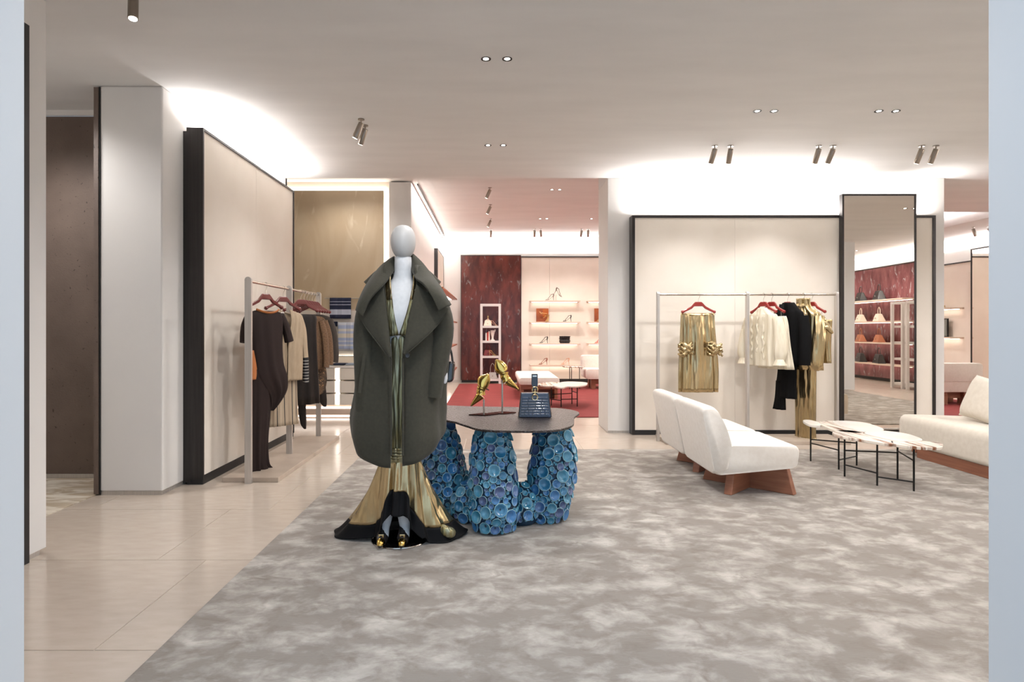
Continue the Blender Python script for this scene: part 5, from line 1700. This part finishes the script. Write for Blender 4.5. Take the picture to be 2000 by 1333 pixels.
tt = thing('white_vase', 'white torso shaped vase beside the books on the tower shelf', 'vase', (lx(962), 14.93, LZ[1]))
MB().lathe([(0.06, 0), (0.06, 0.015), (0.03, 0.03), (0.025, 0.08), (0.04, 0.15), (0.055, 0.2), (0.05, 0.25), (0.02, 0.255)], 18).build('vase_body', WHITEP, tt, smooth=True)
MB().tube(spline([(0.04, 0, 0.22), (0.06, 0, 0.26), (0.055, 0, 0.275)], 6), [0.025, 0.02, 0.018, 0.015, 0.012, 0.006], 10).build('lip', WHITEP, tt, smooth=True)
handbag('dark red bag on the lower board of the white tower shelf', (lx(953), 14.95, LZ[2]), REDB, 0.22, 0.14, hh=0.12)
sandal('gold sandal before the dark red bag on the tower shelf', (lx(962), 14.86, LZ[2]), SHOE_G, R(200), 0.85)
handbag('silver bag at the foot of the white tower shelf', (lx(962), 14.92, LZ[3]), M('silver_leather', '#b5aca6', 0.3, 0.6), 0.24, 0.15, hh=0.22)


def ottoman():
    t = thing('daybed', 'ivory daybed bench on a reddish wooden frame in the back room', 'bench', (0.86, 12.4, 0.012))
    prof = rounded([(0.48, 0.28), (1.24, 0.28), (1.24, 0.41), (0.48, 0.41)], 0.05, 5)
    soft_prism(prof, 11.42, 13.36, 0.06, 0.04).build('cushion', BOUCLE, t, w=True, smooth=True, angle=60)
    box(0.515, 1.205, 11.47, 13.3, 0.19, 0.285).build('frame', WOODH, t, w=True, bevel=0.004)
    for x in (0.515, 1.145):
        for yv in (11.47, 13.0):
            box(x, x + 0.06, yv, yv + 0.3, 0.012, 0.19).build('leg', WOOD, t, w=True, bevel=0.004)
    box(0.575, 1.145, 11.75, 13.0, 0.012, 0.19).build('inner_plinth', WOOD, t, w=True)


ottoman()
zq = lambda q: [(980 + a / 8.885, 680 + b / 8.885) for a, b in q]
Zb = 0.37
C1 = leaf(zq([(615, 630), (760, 600), (900, 592), (1010, 600), (960, 650), (800, 660)]), Zb)
C2 = leaf(zq([(900, 640), (1050, 592), (1250, 585), (1460, 600), (1470, 640), (1300, 668), (1150, 665), (1060, 690), (940, 672)]), Zb + 0.006)
fc = [(p.x, p.y) for p in (G(1077, 794), G(1096, 797), G(1117, 791), G(1127.5, 796))]
marble_table('marble_coffee_table', 'small marble leaf table on the red carpet in the back room', [(C1, Zb, MARB_S, 0), (C2, Zb + 0.008, MARB_W, 0)], fc,
             [(0, 1, 0.12, 0.12), (1, 3, 0.14, 0.14), (2, 3, 0.24, 0.24), (0, 2, 0.2, 0.2)], Zb, (1.2, 10.5, 0.012), rr=0.009)
tt = thing('side_table', 'round high side table with three thin legs beside the back room chair', 'table', (1.76, 13.45, 0.012))
MB().lathe([(0.23, 0.475), (0.24, 0.48), (0.24, 0.492), (0.23, 0.497)], 36).build('marble_top', MARB_S, tt, smooth=True, angle=30)
for a in (-0.09, -0.05, 0.14):
    MB().tube([(a, -0.05 if a < 0 else 0.05, 0), (a, -0.05 if a < 0 else 0.05, 0.475)], 0.008, 8).build('leg', BLACKM, tt, smooth=True)


def block_chair(label, loc, rotz):
    t = thing('armless_chair', label, 'chair', loc, rotz, group='ivory chairs in the back room')
    prof = rounded([(-0.38, 0.22), (0.38, 0.22), (0.38, 0.44), (-0.38, 0.44)], 0.06, 5)
    soft_prism(prof, -0.38, 0.38, 0.06, 0.05).build('seat', BOUCLE, t, smooth=True, angle=60)
    prof = rounded([(-0.39, 0.40), (0.39, 0.40), (0.39, 0.72), (-0.39, 0.72)], [0.03, 0.03, 0.06, 0.06], 5)
    soft_prism(prof, 0.18, 0.40, 0.06, 0.05).build('backrest', BOUCLE, t, smooth=True, angle=60)
    for x in (-0.24, 0.14):
        for yv in (-0.26, 0.12):
            box(x, x + 0.1, yv, yv + 0.16, 0.0, 0.225).build('leg', WOOD, t, bevel=0.005)
    box(-0.14, 0.14, -0.2, 0.2, 0.1, 0.22).build('frame', WOOD, t)
    return t


bc = block_chair('ivory armless chair on the red carpet before the back shelves', (2.39, 13.7, 0.012), R(0))
copy_thing(bc, (8.0, 10.9, 0.012), R(180), 'ivory armless chair seen past the right end of the mirror wall')

# right wall: cream panel with shelves, tall mirror, marble with bags (seen in the mirror)
t = thing('cream_panelling', 'cream panelling with shelves on the far right wall', 'wall panel', (9.95, 12.0, 0))
for a, b in ((8.6, 10.6), (10.6, 12.72), (12.72, 15.15)):
    box(9.93, 10.0, a, b - 0.004, 0.06, 2.72).build('panel_board', CREAM, t, w=True)
box(9.91, 10.0, 8.6, 15.15, 2.72, 2.745).build('frame_top', DARK, t, w=True)
t = thing('wall_mirror', 'narrow framed mirror on the far right wall', 'mirror', (9.9, 12.0, 0))
box(9.88, 9.90, 11.42, 12.68, 0.1, 2.95).build('glass', MIRROR, t, w=True)
for a in (11.40, 12.68):
    box(9.87, 9.93, a, a + 0.02, 0.08, 2.97).build('frame_side', DARK, t, w=True)
box(9.87, 9.93, 11.42, 12.68, 2.95, 2.97).build('frame_top', DARK, t, w=True)
for k, z in enumerate((1.78, 1.15, 0.5)):
    t = thing('wall_shelf', '%s lit shelf on the far right cream wall' % ('top', 'middle', 'bottom')[k], 'shelf', (9.78, 13.9, z - 0.04), group='lit shelves on the right wall')
    box(9.63, 9.93, 12.95, 14.9, z - 0.035, z).build('board', SHELFM, t, w=True, bevel=0.003)
    box(9.82, 9.87, 13.0, 14.85, z - 0.043, z - 0.035).build('light_strip', LED, t, w=True)
t = thing('framed_picture', 'grey framed picture on the middle shelf of the far right wall', 'picture', (9.83, 13.55, 1.15))
box(-0.012, 0.012, -0.28, 0.28, 0.0, 0.40).build('frame', BLACKM, t)
box(-0.016, -0.012, -0.26, 0.26, 0.02, 0.38).build('print', M('grey_print', '#8e938d', 0.5, var='#6f756f', scale=3), t)
t = thing('trinket_box', 'small gold trinket box on the top shelf of the far right wall', 'box', (9.75, 13.5, 1.78))
box(-0.09, 0.09, -0.13, 0.13, 0, 0.06).build('box_body', SHOE_G, t, bevel=0.005)
MB().tube([(0.0, 0.04 * math.cos(a), 0.10 + 0.04 * math.sin(a)) for a in [2 * PI * k / 16 for k in range(17)]], 0.01, 8).build('ring_handle', SHOE_G, t, smooth=True)
sandal('tan sandal on the bottom shelf of the far right wall', (9.75, 13.5, 0.5), SHOE_T, R(90))

t = thing('red_marble_panel', 'red marble shelf wall seen in the tall mirror', 'wall panel', (9.95, -0.8, 0))
box(9.93, 10.0, -3.8, 1.45, 0.08, 2.9).build('slab', REDMARB2, t, w=True)
box(9.94, 10.0, 1.45, 7.6, 0.08, 2.9).build('slab', CREAM, t, w=True)
box(9.94, 10.0, -3.8, 7.6, 0.0, 0.08).build('plinth', BLACKFR, t, w=True)
box(9.92, 10.0, -3.8, 7.6, 2.9, 2.92).build('frame_top', DARK, t, w=True)
bagm = (SHOE_B, CREAMB, TANB, SHOE_B)
bagn = ('black', 'cream', 'tan', 'black')
rown = ('top', 'second', 'third', 'lowest')
for k, z in enumerate((2.06, 1.52, 0.99, 0.46)):
    t = thing('wall_shelf', '%s pale shelf of handbags on the red marble seen in the mirror' % rown[k], 'shelf', (9.76, -0.9, z - 0.04), group='handbag shelves on red marble')
    box(9.60, 9.93, -2.4, 0.66, z - 0.035, z).build('board', SHELFM, t, w=True, bevel=0.003)
    box(9.83, 9.88, -2.3, 0.6, z - 0.043, z - 0.035).build('light_strip', LED, t, w=True)
    for i, yb in enumerate((-1.22, -0.45)):
        big = 0.44 if k in (0, 3) else 0.36
        handbag('%s handbag at %s of the %s shelf reflected in the tall mirror' % (bagn[k], ('left', 'right')[i], rown[k]), (9.75, yb, z), bagm[k], big, big * 0.52, R(-90 + 14), 'handbags on red marble shelves', hh=0.17, d=0.2)
ladder_shelf('white tower shelf at left before the red marble seen in the mirror', 9.0, 9.36, 1.15, 1.56, 1.93, LZ)
ladder_shelf('white tower shelf at right before the red marble seen in the mirror', 9.0, 9.36, 1.66, 2.07, 1.93, LZ)
